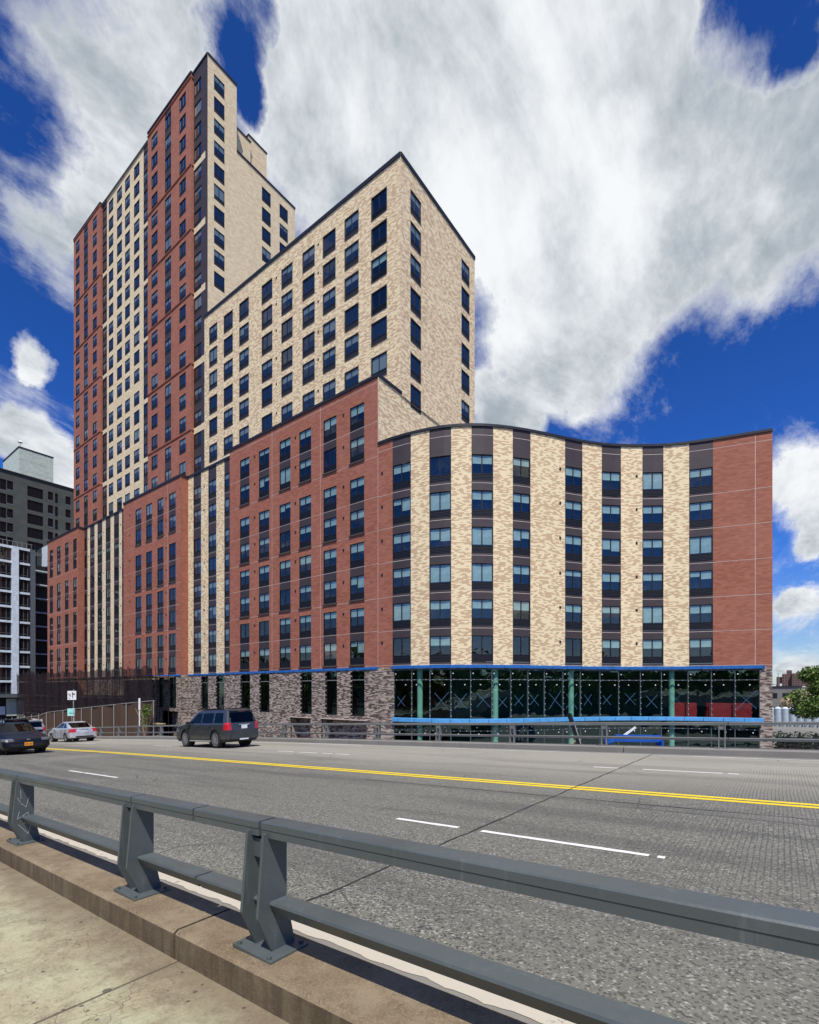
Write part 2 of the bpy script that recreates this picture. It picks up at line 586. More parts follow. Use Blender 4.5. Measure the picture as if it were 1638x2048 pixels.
def m_walk(t, tc, b):
    o = tc.outputs['Object']
    big = t.noise(o, 0.9, 6, 0.65)
    mid = t.noise(o, 5, 6, 0.7)
    fine = t.noise(o, 60, 4, 0.7)
    c = t.mix(t.ss(big, 0.35, 0.65), (0.34, 0.285, 0.17), (0.42, 0.42, 0.26))
    c = t.mix(t.m('MULTIPLY', t.ss(mid, 0.44, 0.60), 0.55), c, (0.225, 0.185, 0.11))
    c = t.mix(t.m('MULTIPLY', t.ss(t.noise(t.v('ADD', o, (7, 3, 0)), 1.3, 5, 0.6), 0.55, 0.7), 0.5), c, (0.26, 0.29, 0.19))
    c = t.mix(t.m('MULTIPLY', t.ss(fine, 0.42, 0.66), 0.5), c, (0.50, 0.44, 0.31))
    c = t.mix(t.m('MULTIPLY', t.ss(t.noise(o, 28, 4, 0.7), 0.52, 0.68), 0.4), c, (0.13, 0.10, 0.06))
    # darker run-off next to the kerb
    y = t.sep(o)[1]
    dirt = t.m('MULTIPLY', t.ss(t.m('ADD', y, t.m('MULTIPLY', mid, 0.5)), 1.35, 1.85), 0.7)
    c = t.mix(dirt, c, (0.15, 0.11, 0.07))
    # old gum spots
    gv = t.n('ShaderNodeTexVoronoi', feature='F1')
    gv.inputs['Scale'].default_value = 3.6
    t.l(o, gv.inputs['Vector'])
    gr = t.sep(gv.outputs['Color'])[0]
    gum = t.m('MULTIPLY', t.m('LESS_THAN', gv.outputs['Distance'], t.m('MULTIPLY', gr, 0.11)), 0.8)
    c = t.mix(gum, c, (0.07, 0.06, 0.05))
    gv2 = t.n('ShaderNodeTexVoronoi', feature='F1')
    gv2.inputs['Scale'].default_value = 14
    t.l(o, gv2.inputs['Vector'])
    g2 = t.sep(gv2.outputs['Color'])[1]
    sp = t.m('MULTIPLY', t.m('LESS_THAN', gv2.outputs['Distance'], t.m('MULTIPLY', t.m('POWER', g2, 3.0), 0.20)), 0.75)
    c = t.mix(sp, c, (0.05, 0.04, 0.03))
    # map cracking
    wn = t.n('ShaderNodeTexNoise')
    t.l(o, wn.inputs['Vector'])
    wn.inputs['Scale'].default_value = 9
    wo_ = t.v('ADD', o, t.v('SCALE', wn.outputs['Color'], 0.09))
    cv = t.n('ShaderNodeTexVoronoi', feature='DISTANCE_TO_EDGE')
    cv.inputs['Scale'].default_value = 9
    t.l(wo_, cv.inputs['Vector'])
    cr = t.m('MULTIPLY', t.ss(cv.outputs['Distance'], 0.03, 0.0), t.ss(t.noise(o, 1.1, 4), 0.46, 0.56))
    c = t.mix(t.m('MULTIPLY', cr, 0.6), c, (0.10, 0.08, 0.05))
    # slab joint lines across the walk
    x = t.sep(o)[0]
    jx = t.m('ABSOLUTE', t.m('SUBTRACT', t.m('FRACT', t.m('DIVIDE', t.m('ADD', t.m('ADD', x, 3.06 + 3.4), t.m('MULTIPLY', mid, 0.012)), 3.4)), 0.5))
    jl = t.m('GREATER_THAN', jx, 0.497)
    c = t.mix(t.m('MULTIPLY', jl, 0.85), c, (0.08, 0.065, 0.045))
    bumpy(t, b, t.m('SUBTRACT', t.m('ADD', t.m('MULTIPLY', fine, 0.5), mid), t.m('ADD', cr, jl)), 0.4, 0.01)
    return c


mat('walk_concrete', rough=0.9, fn=m_walk)


def m_kerb(t, tc, b):
    o = tc.outputs['Object']
    big = t.noise(o, 1.4, 6, 0.65)
    mid = t.noise(o, 9, 6, 0.75)
    fine = t.noise(o, 80, 3, 0.7)
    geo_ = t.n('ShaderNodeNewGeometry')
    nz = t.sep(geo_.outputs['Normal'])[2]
    c = t.mix(t.ss(big, 0.35, 0.65), (0.165, 0.122, 0.072), (0.26, 0.21, 0.135))
    c = t.mix(t.m('MULTIPLY', t.ss(mid, 0.42, 0.72), 0.5), c, (0.085, 0.055, 0.03))
    c = t.mix(t.m('MULTIPLY', t.ss(fine, 0.45, 0.68), 0.5), c, (0.34, 0.26, 0.155))
    run = t.n('ShaderNodeMapping')
    t.l(o, run.inputs[0])
    run.inputs['Scale'].default_value = (14, 1, 1.5)
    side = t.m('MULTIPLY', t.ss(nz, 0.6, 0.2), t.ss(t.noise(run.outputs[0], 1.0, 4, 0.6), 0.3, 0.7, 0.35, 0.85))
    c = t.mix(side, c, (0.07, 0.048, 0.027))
    pv = t.n('ShaderNodeTexVoronoi', feature='F1')
    pv.inputs['Scale'].default_value = 26
    t.l(o, pv.inputs['Vector'])
    pits = t.m('LESS_THAN', pv.outputs['Distance'], t.m('MULTIPLY', t.m('POWER', t.sep(pv.outputs['Color'])[0], 3.0), 0.22))
    c = t.mix(t.m('MULTIPLY', pits, 0.6), c, (0.07, 0.05, 0.03))
    bumpy(t, b, t.m('SUBTRACT', t.m('ADD', t.m('MULTIPLY', fine, 0.4), mid), pits), 0.55, 0.012)
    return c


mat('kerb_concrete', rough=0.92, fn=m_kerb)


def m_kerbfar(t, tc, b):
    o = tc.outputs['Object']
    n1 = t.noise(o, 0.8, 6, 0.7)
    n2 = t.noise(o, 14, 4, 0.7)
    c = t.mix(n1, (0.13, 0.125, 0.11), (0.26, 0.25, 0.22))
    return t.mix(t.m('MULTIPLY', n2, 0.3), c, (0.33, 0.31, 0.28))


mat('kerb_grey', rough=0.9, fn=m_kerbfar)


def m_paint(col, worn, scale=22.0):
    def f(t, tc, b):
        o = tc.outputs['Object']
        n1 = t.noise(o, scale, 5, 0.7)
        n2 = t.noise(o, 1.5, 5, 0.7)
        k = t.m('MULTIPLY', t.ss(t.m('ADD', n1, t.m('MULTIPLY', n2, 0.5)), 0.88, 1.0), worn)
        c = t.mix(n2, tuple(q * 0.8 for q in col), col)
        c = t.mix(k, c, (0.2, 0.19, 0.17))
        bumpy(t, b, n1, 0.3, 0.005)
        return c
    return f


mat('paint_yellow', rough=0.6, fn=m_paint((0.95, 0.70, 0.02), 0.3))
mat('paint_white', rough=0.6, fn=m_paint((0.86, 0.84, 0.80), 0.5))
mat('paint_edge', rough=0.7, fn=m_paint((0.58, 0.53, 0.43), 0.9, 9.0))
mat('sealant', (0.03, 0.03, 0.03), 0.7)
mat('gutter_concrete', rough=0.9, fn=m_kerbfar)


def m_rail(t, tc, b):
    o = tc.outputs['Object']
    n1 = t.noise(o, 2.5, 6, 0.65)
    n2 = t.noise(o, 40, 4, 0.7)
    c = t.mix(n1, (0.062, 0.078, 0.080), (0.098, 0.118, 0.120))
    st = t.n('ShaderNodeMapping')
    t.l(o, st.inputs[0])
    st.inputs['Scale'].default_value = (6, 6, 0.8)
    c = t.mix(t.m('MULTIPLY', t.ss(t.noise(st.outputs[0], 3, 5, 0.7), 0.55, 0.8), 0.4), c, (0.19, 0.21, 0.21))
    c = t.mix(t.ss(t.noise(o, 13, 6, 0.8), 0.665, 0.71, 0.0, 0.75), c, (0.10, 0.05, 0.03))
    t.l(t.ss(n1, 0.3, 0.7, 0.32, 0.55), b.inputs['Roughness'])
    bumpy(t, b, t.m('ADD', n2, t.m('MULTIPLY', n1, 2.0)), 0.12, 0.006)
    return c


mat('rail_paint', rough=0.45, fn=m_rail)
mat('rail_grey', (0.17, 0.18, 0.17), 0.55)


def m_ground(t, tc, b):
    o = tc.outputs['Object']
    n1 = t.noise(o, 0.03, 6, 0.6)
    n2 = t.noise(o, 0.7, 6, 0.7)
    c = t.mix(t.ss(n1, 0.4, 0.6), (0.17, 0.165, 0.15), (0.24, 0.225, 0.19))
    return t.mix(t.m('MULTIPLY', n2, 0.5), c, (0.12, 0.12, 0.11))


mat('ground_mix', rough=0.95, fn=m_ground)


def netmat(name, col, hole, scale, streak=(1, 1, 1)):
    m = bpy.data.materials.new(name)
    m.use_nodes = True
    m.node_tree.nodes.clear()
    t = NT(m.node_tree)
    tc = t.n('ShaderNodeTexCoord')
    mp = t.n('ShaderNodeMapping')
    t.l(tc.outputs['Object'], mp.inputs[0])
    mp.inputs['Scale'].default_value = streak
    n1 = t.noise(mp.outputs[0], scale, 5, 0.65)
    di = t.n('ShaderNodeBsdfDiffuse')
    c = t.mix(n1, tuple(q * 0.45 for q in col), tuple(q * 1.5 for q in col))
    t.l(c, di.inputs[0])
    tr = t.n('ShaderNodeBsdfTransparent')
    mx = t.n('ShaderNodeMixShader')
    t.l(t.ss(n1, 0.3, 0.75, hole[0], hole[1]), mx.inputs[0])
    t.l(di.outputs[0], mx.inputs[1])
    t.l(tr.outputs[0], mx.inputs[2])
    out = t.n('ShaderNodeOutputMaterial')
    t.l(mx.outputs[0], out.inputs[0])
    MATS[name] = m


netmat('net_black', (0.034, 0.026, 0.028), (0.10, 0.50), 0.5, (1, 1, 0.8))
netmat('net_brown', (0.115, 0.075, 0.055), (0.02, 0.22), 0.8, (2.2, 2.2, 0.25))


def leafmat(name, a, b_):
    m = bpy.data.materials.new(name)
    m.use_nodes = True
    t = NT(m.node_tree)
    b = m.node_tree.nodes['Principled BSDF']
    b.inputs['Roughness'].default_value = 0.55
    tc = t.n('ShaderNodeTexCoord')
    c = t.mix(t.ss(t.noise(tc.outputs['Object'], 1.2, 4, 0.7), 0.35, 0.65), a, b_)
    t.l(c, b.inputs['Base Color'])
    MATS[name] = m


leafmat('leaf', (0.045, 0.095, 0.012), (0.13, 0.21, 0.03))
leafmat('leaf_dark', (0.02, 0.045, 0.012), (0.05, 0.09, 0.02))
mat('bark', (0.09, 0.065, 0.045), 0.9)

# ------------------------------------------------------------------ viaduct deck
def zr(x, y):
    """road surface: falls to the left, slight cross fall, steeper beyond the crest"""
    q = max(0.0, -x - 15.0)
    return -1.6 + 0.0425 * x - 0.016 * (y - 1.6) - 0.0003 * q * q


def strip(mb, x0, x1, y0, y1, material, dz_=0.0, step=1.0, jit=0.0, ny=1, seed=1):
    rr = random.Random(seed)
    n = max(1, int(round((x1 - x0) / step)))
    xs = [x0 + (x1 - x0) * i / n for i in range(n + 1)]
    def wob(ph):
        return [jit * (0.45 * math.sin(x * 9.0 + ph) + 0.35 * math.sin(x * 23.0 + ph * 2) + 0.3 * rr.uniform(-1, 1)) for x in xs]
    ja = wob(seed * 1.3)
    jb = wob(seed * 2.9 + 1)
    for i in range(n):
        for k in range(ny):
            def P(ii, kk):
                ya, yb = y0 + ja[ii], y1 + jb[ii]
                yy = ya + (yb - ya) * kk / ny
                return (xs[ii], yy, zr(xs[ii], yy) + dz_)
            mb.poly([P(i, k), P(i + 1, k), P(i + 1, k + 1), P(i, k + 1)], material,
                    [(xs[i], y0), (xs[i + 1], y0), (xs[i + 1], y1), (xs[i], y1)])


def sweep(mb, prof, xs, material, ref, caps=True):
    """prof = (y, dz) outline; swept along the road following its surface height at y=ref"""
    rings = [[(x, y, zr(x, ref) + d) for y, d in prof] for x in xs]
    n = len(prof)
    for A, B in zip(rings, rings[1:]):
        for j in range(n):
            mb.poly([A[j], A[(j + 1) % n], B[(j + 1) % n], B[j]], material)
    if caps:
        mb.poly(rings[0][::-1], material)
        mb.poly(rings[-1], material)


XS = [-125 + i for i in range(171)]
X0, X1 = -125, 45
m = MB()
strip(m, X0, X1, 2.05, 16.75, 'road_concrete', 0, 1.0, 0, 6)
m.build('road', kind='structure')
m = MB()
strip(m, X0, X1, -4.5, 1.62, 'walk_concrete', 0.0, 1.0)
m.build('pavement', kind='structure')
m = MB()
# near kerb in two runs that meet at the bridge joint
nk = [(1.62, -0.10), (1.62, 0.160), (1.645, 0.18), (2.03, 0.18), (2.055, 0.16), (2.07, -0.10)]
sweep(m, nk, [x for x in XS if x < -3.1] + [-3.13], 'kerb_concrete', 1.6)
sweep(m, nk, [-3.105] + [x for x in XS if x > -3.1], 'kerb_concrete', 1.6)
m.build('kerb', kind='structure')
m = MB()
fk = [(16.70, -0.10), (16.70, 0.17), (16.73, 0.20), (17.22, 0.20), (17.25, 0.17), (17.25, -1.5), (17.0, -1.5)]
e = -125.0
while e < 44:
    nx_ = min(e + 6.05, 45)
    sweep(m, fk, [e + 0.012 + (nx_ - e - 0.024) * i / 4 for i in range(5)], 'kerb_grey', 16.7)
    e = nx_
m.build('kerb', kind='structure')
m = MB()
sweep(m, [(-4.5, -0.2), (-4.5, -1.3), (17.0, -1.4), (17.0, -0.4)], XS, 'slab_grey', 1.6)
m.build('bridge_deck', kind='structure')

m = MB()
strip(m, X0, X1, 9.155, 9.295, 'paint_yellow', 0.004, 0.5, 0.004)
strip(m, X0, X1, 9.385, 9.525, 'paint_yellow', 0.004, 0.5, 0.004)
m.build('centre_lines', kind='structure')
m = MB()
strip(m, X0, X1, 2.06, 2.36, 'gutter_concrete', 0.004, 0.5, 0.01, 1, 12)
strip(m, X0, X1, 16.3, 16.72, 'gutter_concrete', 0.004, 1.0)
m.build('gutter', kind='structure')
m = MB()
strip(m, X0, X1, 2.33, 2.555, 'paint_edge', 0.008, 0.05, 0.018, 1, 3)
strip(m, X0, X1, 16.24, 16.36, 'paint_white', 0.004, 0.5, 0.006)
for a, b, y in ((-4.40, -3.37, 5.50), (-3.03, -1.08, 5.50), (-1.0, -0.93, 5.50), (5.0, 8.0, 5.5), (-16.7, -15.7, 5.5), (-15.6, -13.5, 5.5),
                (-30, -27, 5.5)):
    strip(m, a, b, y, y + 0.085, 'paint_white', 0.004, 0.06, 0.006, 1, int(a * 7) + 50)
for a, b in ((-3.75, -3.15), (-2.60, -1.0), (-0.9, -0.7), (-12.9, -12.2), (-13.6, -13.05), (-14.9, -13.9), (-16.2, -15.2), (-26.5, -24.6), (-37, -34.0), (-45, -42.0), (8, 11)):
    strip(m, a, b, 12.62, 12.72, 'paint_white', 0.004, 0.12, 0.006, 1, int(a * 9) + 90)
m.build('lane_markings', kind='structure')
m = MB()
# sealed joints in the deck
rr = random.Random(5)
yy = 2.1
pts = []
while yy < 16.7:
    pts.append((-3.12 + rr.uniform(-0.012, 0.012), yy, 0.007 + rr.random() * 0.009))
    yy += 0.22
for (xa, ya, wa), (xb, yb, wb) in zip(pts, pts[1:]):
    m.poly([(xa - wa, ya, zr(xa, ya) + 0.006), (xa + wa, ya, zr(xa, ya) + 0.006), (xb + wb, yb, zr(xb, yb) + 0.006), (xb - wb, yb, zr(xb, yb) + 0.006)], 'sealant')
strip(m, -7.5, 12, 8.28, 8.30, 'sealant', 0.005, 0.25, 0.007, 1, 8)
strip(m, -60, -19, 12.95, 12.965, 'sealant', 0.005, 0.4, 0.007, 1, 9)
for xx in (-24.4, -45.5, -66.7):
    strip(m, xx, xx + 0.04, 2.1, 16.6, 'sealant', 0.006, 0.04)
m.build('road_joints', kind='structure')


# guard rails ------------------------------------------------------
def guard_rail(label, posts, yc, ref, kerb_h, cuts, side, RP='rail_paint'):
    """side=+1: leaning foot towards +y; two boxed rails and twin-plate posts"""
    t = thing('guard_rail', label, 'guard rail')
    kz = lambda x: zr(x, ref) + kerb_h
    def rail(name, prof_list):
        for a, b in zip(cuts, cuts[1:]):
            mb = MB()
            n = max(1, int((b - a) / 2))
            xs = [a + 0.012 + (b - a - 0.024) * i / n for i in range(n + 1)]
            for prof in prof_list:
                rings = [[(x, yc + side * y, kz(x) + z) for y, z in prof] for x in xs]
                k = len(prof)
                for A, B in zip(rings, rings[1:]):
                    for j in range(k):
                        mb.poly([A[j], A[(j + 1) % k], B[(j + 1) % k], B[j]], RP)
                mb.poly(rings[0][::-1], RP)
                mb.poly(rings[-1], RP)
            mb.build(name, t)
    rail('top_rail', [[(-0.066, 0.720), (-0.066, 0.756), (-0.060, 0.763), (0.055, 0.763), (0.061, 0.756), (0.061, 0.720)],
                      [(-0.063, 0.676), (-0.063, 0.7175), (0.058, 0.7175), (0.058, 0.676)]])
    rail('lower_rail', [[(-0.012, 0.225), (-0.050, 0.292), (-0.044, 0.306), (0.075, 0.306), (0.083, 0.297), (0.060, 0.225)]])
    first = None
    parts = {}
    outl = [(-0.085, 0.70), (0.075, 0.70), (0.075, 0.30), (0.135, 0.018), (-0.030, 0.018), (-0.125, 0.235)]
    for x in posts:
        if first is None:
            mb = MB()
            for dx_ in (-0.085, 0.065):
                mb.prism([(side * a, b) for a, b in outl], dx_, dx_ + 0.022, 'x', RP)
            mb.box((0, 0, 0.60), (0.13, 0.09, 0.11), RP)
            post = mb.build('post', t)
            mb = MB()
            mb.box((-0.0, 0.025 * side, 0.009), (0.36, 0.27, 0.018), RP)
            for sx in (-0.14, 0.14):
                for sy in (-0.09, 0.14):
                    mb.tube([(sx, sy * side, 0.018), (sx, sy * side, 0.034)], 0.014, RP, 6)
            bp = mb.build('base_plate', post)
            first = (post, bp)
            o = post
        else:
            o = first[0].copy()
            COL.objects.link(o)
            c = first[1].copy()
            COL.objects.link(c)
            c.parent = o
        o.location = (x, yc, kz(x))
    return t


near = guard_rail('blue-grey bridge guard rail beside the pavement in the foreground, scratched graffiti on one post',
                  [-15.4, -12.6, -9.6, -6.82, -4.04, -2.42, 0.42, 3.2, 6.0, 8.8], 1.815, 1.6, 0.18,
                  [-60, -48, -36, -24, -15.4, -9.6, -6.80, -4.02, -3.12, -2.40, 3.2, 8.8], 1)
fp = [-1.35 - 3.3 * i for i in range(37)] + [1.95, 5.25, 8.55, 11.85, 15.15]
fc = [-124] + [-120 + 6.6 * i for i in range(0, 21)]
guard_rail('grey guard rail along the far kerb of the road, in front of the buildings', fp, 16.95, 16.7, 0.20, fc, -1, 'rail_grey')

# scratched graffiti on the leftmost near post (letters like I W V I)
m = MB()
gx, gz = -6.82 + 0.0885, zr(-6.82, 1.6) + 0.18
def scr(pts):
    for (a, b), (c, d) in zip(pts, pts[1:]):
        m.bar((gx, 1.815 + a, gz + b), (gx, 1.815 + c, gz + d), 0.003, 0.004, 'scratch')
scr([(-0.05, 0.60), (-0.045, 0.50)])
scr([(-0.08, 0.52), (-0.03, 0.42), (-0.06, 0.47), (0.0, 0.40), (0.03, 0.52)])
scr([(-0.06, 0.36), (-0.08, 0.28), (0.02, 0.34), (0.03, 0.24), (-0.02, 0.22)])
scr([(-0.07, 0.22), (0.02, 0.10), (0.05, 0.24)])
gr = m.build('graffiti', near)
gr['label'] = 'scratched white graffiti strokes'

# ------------------------------------------------------------------ ground far below the viaduct
def zg(x, y):
    t = min(1.0, max(0.0, (-x - 35) / 70.0))
    return -7.0 - 6.0 * t * t * (3 - 2 * t)


m = MB()
gxs = [-3500, -1200, -400, -200] + [-150 + 10 * i for i in range(16)] + [60, 150, 400, 1200, 3500]
gys = [-900, -200, -60, -20, 0, 20, 40, 60, 90, 140, 220, 400, 800, 1600, 4500]
for i in range(len(gxs) - 1):
    for j in range(len(gys) - 1):
        m.poly([(gxs[a], gys[b], zg(gxs[a], 0)) for a, b in ((i, j), (i + 1, j), (i + 1, j + 1), (i, j + 1))], 'ground_mix')
m.build('ground', kind='structure')
m = MB()
strip(m, -125, -41.0, 17.25, 20.7, 'ground_mix', 0.05, 2.0)
m.build('footway', kind='structure')
m = MB()
m.box((12, 58, -6.93), (30, 7, 0.14), 'kerb_grey')
m.box((-15, 29.5, -6.92), (70, 4.5, 0.16), 'kerb_grey')
m.build('street_pavement', kind='structure')

# ------------------------------------------------------------------ the apartment building
bld = thing('apartment_building', 'large red and cream brick apartment building with a tall tower and a curved end wing',
            'building', None, (0, 0, 0))


class Path:
    def __init__(s, pts):
        s.p = pts
        s.u = [0.0]
        for a, b in zip(pts, pts[1:]):
            s.u.append(s.u[-1] + math.dist(a, b))

    def at(s, u, off=0.0):
        i = 0
        while i < len(s.u) - 2 and u > s.u[i + 1]:
            i += 1
        a, b = s.p[i], s.p[i + 1]
        L = s.u[i + 1] - s.u[i]
        t = (u - s.u[i]) / L
        d = ((b[0] - a[0]) / L, (b[1] - a[1]) / L)
        n = (d[1], -d[0])
        return (a[0] + (b[0] - a[0]) * t + n[0] * off, a[1] + (b[1] - a[1]) * t + n[1] * off), d, n


def front(x0, x1, y):
    return Path([(x0, y), (x1, y)])


def wall(mb, path, z0, z1, matfn, opens, ucuts=(), zcuts=(), umax=None, rev=0.14, u0=0.0, u1=None):
    u1 = path.u[-1] if u1 is None else u1
    U = {round(u0, 3), round(u1, 3)}
    Z = {z0, z1}
    for a, b, c, d in opens:
        U |= {round(a, 3), round(b, 3)}
        Z |= {round(c, 3), round(d, 3)}
    U |= {round(q, 3) for q in ucuts}
    Z |= {round(q, 3) for q in zcuts if z0 < q < z1}
    if len(path.p) > 2:
        U |= {round(q, 3) for q in path.u if u0 < q < u1}
    U = sorted(q for q in U if u0 - 1e-6 <= q <= u1 + 1e-6)
    Z = sorted(Z)
    # group openings for quick lookup
    for a, b in zip(U, U[1:]):
        uc = (a + b) / 2
        col = [o for o in opens if o[0] < uc < o[1]]
        pa, pb = path.at(a)[0], path.at(b)[0]
        run = None
        def flush(run):
            if run:
                za, zb, mt = run
                mb.poly([(*pa, za), (*pb, za), (*pb, zb), (*pa, zb)], mt, [(a, za), (b, za), (b, zb), (a, zb)])
        for c, d in zip(Z, Z[1:]):
            zc = (c + d) / 2
            if any(o[2] < zc < o[3] for o in col):
                flush(run)
                run = None
                continue
            mt = matfn(uc, zc)
            if run and run[2] == mt:
                run = (run[0], d, mt)
            else:
                flush(run)
                run = (c, d, mt)
        flush(run)
    for a, b, c, d in opens:
        A, B = path.at(a + 1e-4)[0], path.at(b - 1e-4)[0]
        mt = matfn((a + b) / 2, d + 0.1)
        n = path.at((a + b) / 2)[2]
        A2 = (A[0] - n[0] * rev, A[1] - n[1] * rev)
        B2 = (B[0] - n[0] * rev, B[1] - n[1] * rev)
        mb.poly([(*A, c), (*A2, c), (*A2, d), (*A, d)], 'frame_dark')
        mb.poly([(*B2, c), (*B, c), (*B, d), (*B2, d)], 'frame_dark')
        mb.poly([(*A, d), (*A2, d), (*B2, d), (*B, d)], 'frame_dark')
        mb.poly([(*A2, c), (*A, c), (*B, c), (*B2, c)], 'sill_metal')


def window_parts(w_, h_, kind, detail, M=None, mbs=None, glass='pane_dark', blindh=None):
    """local coords: x 0..w along wall, z 0..h, +y into the building.
    kind: 'ac' = twin panes above a black grille. Returns dict of MB."""
    D_ = mbs or {k: MB() for k in ('frame', 'glass', 'blind', 'grille', 'back')}
    def T(p):
        return M @ Vector(p) if M is not None else Vector(p)
    def bx(k, x0, x1, y0, y1, z0, z1, mt):
        c = [(x0, y0, z0), (x1, y0, z0), (x1, y1, z0), (x0, y1, z0), (x0, y0, z1), (x1, y0, z1), (x1, y1, z1), (x0, y1, z1)]
        c = [T(p) for p in c]
        for q in ((0, 1, 5, 4), (1, 2, 6, 5), (3, 0, 4, 7), (4, 5, 6, 7), (1, 0, 3, 2)):
            D_[k].poly([c[i] for i in q], mt)
    def qd(k, x0, x1, y, z0, z1, mt):
        D_[k].poly([T(p) for p in ((x0, y, z0), (x1, y, z0), (x1, y, z1), (x0, y, z1))], mt)
    g = h_ * 0.27 if kind == 'ac' else 0.0
    fw = 0.06
    bx('frame', 0, fw, 0, 0.07, g, h_, 'frame_dark')
    bx('frame', w_ - fw, w_, 0, 0.07, g, h_, 'frame_dark')
    bx('frame', fw, w_ - fw, 0, 0.07, h_ - fw, h_, 'frame_dark')
    bx('frame', fw, w_ - fw, 0, 0.07, g, g + fw, 'frame_dark')
    bx('frame', w_ * 0.46, w_ * 0.46 + 0.09, 0.005, 0.07, g + fw, h_ - fw, 'frame_dark')
    if kind == 'ac':
        bx('grille', 0, w_, 0.03, 0.07, 0.02, g, 'grille_black')
        if detail:
            for i in range(4):
                z = 0.08 + i * (g - 0.1) / 4
                bx('grille', 0.05, w_ - 0.05, 0.005, 0.03, z, z + 0.03, 'frame_dark')
    if detail:
        qd('glass', fw, w_ - fw, 0.045, g + fw, h_ - fw, 'window_glass')
        qd('back', 0, w_, 0.75, g, h_, 'room_dark')
        for c4_ in (((0, .07, g), (0, .75, g), (0, .75, h_), (0, .07, h_)), ((w_, .75, g), (w_, .07, g), (w_, .07, h_), (w_, .75, h_)),
                   ((0, .07, g), (w_, .07, g), (w_, .75, g), (0, .75, g)), ((0, .75, h_), (w_, .75, h_), (w_, .07, h_), (0, .07, h_))):
            D_['back'].poly([T(p) for p in c4_], 'room_dark')
        if blindh:
            mid = w_ * 0.46 + 0.045
            for k, (a, b) in enumerate(((fw, mid - 0.02), (mid + 0.02, w_ - fw))):
                hh = (h_ - g - 2 * fw) * blindh[k]
                if hh > 0.02:
                    qd('blind', a, b, 0.06, h_ - fw - hh, h_ - fw, 'blind_fabric')
    else:
        mid = w_ * 0.46 + 0.045
        for k, (a, b) in enumerate(((fw, mid - 0.02), (mid + 0.02, w_ - fw))):
            hh = (h_ - g - 2 * fw) * (blindh[k] if blindh else 0)
            zs = h_ - fw - hh
            if hh > 0.02:
                qd('glass', a, b, 0.045, zs, h_ - fw, 'pane_blind')
            qd('glass', a, b, 0.045, g + fw, zs, glass)
    return D_


def frame_matrix(path, a, b, z, rev=0.05):
    A, B = path.at(a + 1e-4)[0], path.at(b - 1e-4)[0]
    ex = Vector((B[0] - A[0], B[1] - A[1], 0))
    L = ex.length
    ex.normalize()
    ey = Vector((-ex.y, ex.x, 0))
    M = Matrix.Identity(4)
    for i in range(3):
        M[i][0], M[i][1], M[i][2] = ex[i], ey[i], (0, 0, 1)[i]
    p = Vector((*A, z)) + ey * rev
    M.translation = p
    return M, L


rest = {k: MB() for k in ('frame', 'glass', 'blind', 'grille', 'back')}
restmb = MB()
for k in rest:
    rest[k] = restmb          # every small far window goes into one mesh
wcache = {}


def add_window(path, a, b, z0, z1, detail, blindh, glass='pane_dark', parent=None, kind='ac'):
    M, L = frame_matrix(path, a, b, z0)
    h_ = z1 - z0
    if not detail:
        window_parts(L, h_, kind, False, M, rest, glass, blindh)
        return
    key = (round(L, 2), round(h_, 2), kind, blindh)
    if key not in wcache:
        D_ = window_parts(L, h_, kind, True, None, None, glass, blindh)
        wcache[key] = {'frame': D_['frame'].build('window', mesh=True), 'glass': D_['glass'].build('glass', mesh=True),
                       'back': D_['back'].build('room', mesh=True),
                       'blind': D_['blind'].build('blind', mesh=True) if D_['blind'].f else None,
                       'grille': D_['grille'].build('grille', mesh=True) if D_['grille'].f else None}
    c = wcache[key]
    o = obj('window', c['frame'], bld)
    o.matrix_world = M
    for k, nm in (('glass', 'glass'), ('blind', 'blind'), ('grille', 'grille'), ('back', 'room')):
        if c[k]:
            obj(nm, c[k], o)


def blinds(r, p=0.85):
    """lowered fraction for the two panes"""
    if r.random() > p:
        return (0.0, 0.0)
    q = r.random()
    if q < 0.72:
        v_ = r.choice((0.46, 0.46, 0.46, 0.42, 0.5, 0.38))
        return (v_, v_)
    if q < 0.82:
        return (0.95, 0.95)
    return (round(r.choice((0.3, 0.46, 0.6)), 2), round(r.choice((0.3, 0.46, 0.7)), 2))


POD = [26.55, 23.5, 19.75, 16.75, 13.7, 10.63, 7.6, 4.57]
SLAB = [49.2, 46.1, 42.95, 39.65, 36.6, 33.15, 30.1]
TOW = [87.0, 83.9, 80.8, 77.7, 74.6, 71.6, 68.5, 65.3, 62.3, 59.2, 56.1, 53.05, 49.3, 46.2, 43.1, 39.8, 36.7, 33.3, 30.2]
WH = 2.2
rb = random.Random(11)
podium, vents, coping = MB(), [], MB()
joints = podium


def hjoint(path, a, b, z, off=0.006, h_=0.028):
    us = [a] + [q for q in path.u if a < q < b and len(path.p) > 2] + [b]
    for p, q in zip(us, us[1:]):
        A, B = path.at(p, off)[0], path.at(q, off)[0]
        joints.poly([(*A, z), (*B, z), (*B, z + h_), (*A, z + h_)], 'joint_white')


def vjoint(path, u, z0, z1, off=0.007):
    A, B = path.at(u - 0.018, off)[0], path.at(u + 0.018, off)[0]
    joints.poly([(*A, z0), (*B, z0), (*B, z1), (*A, z1)], 'joint_white')


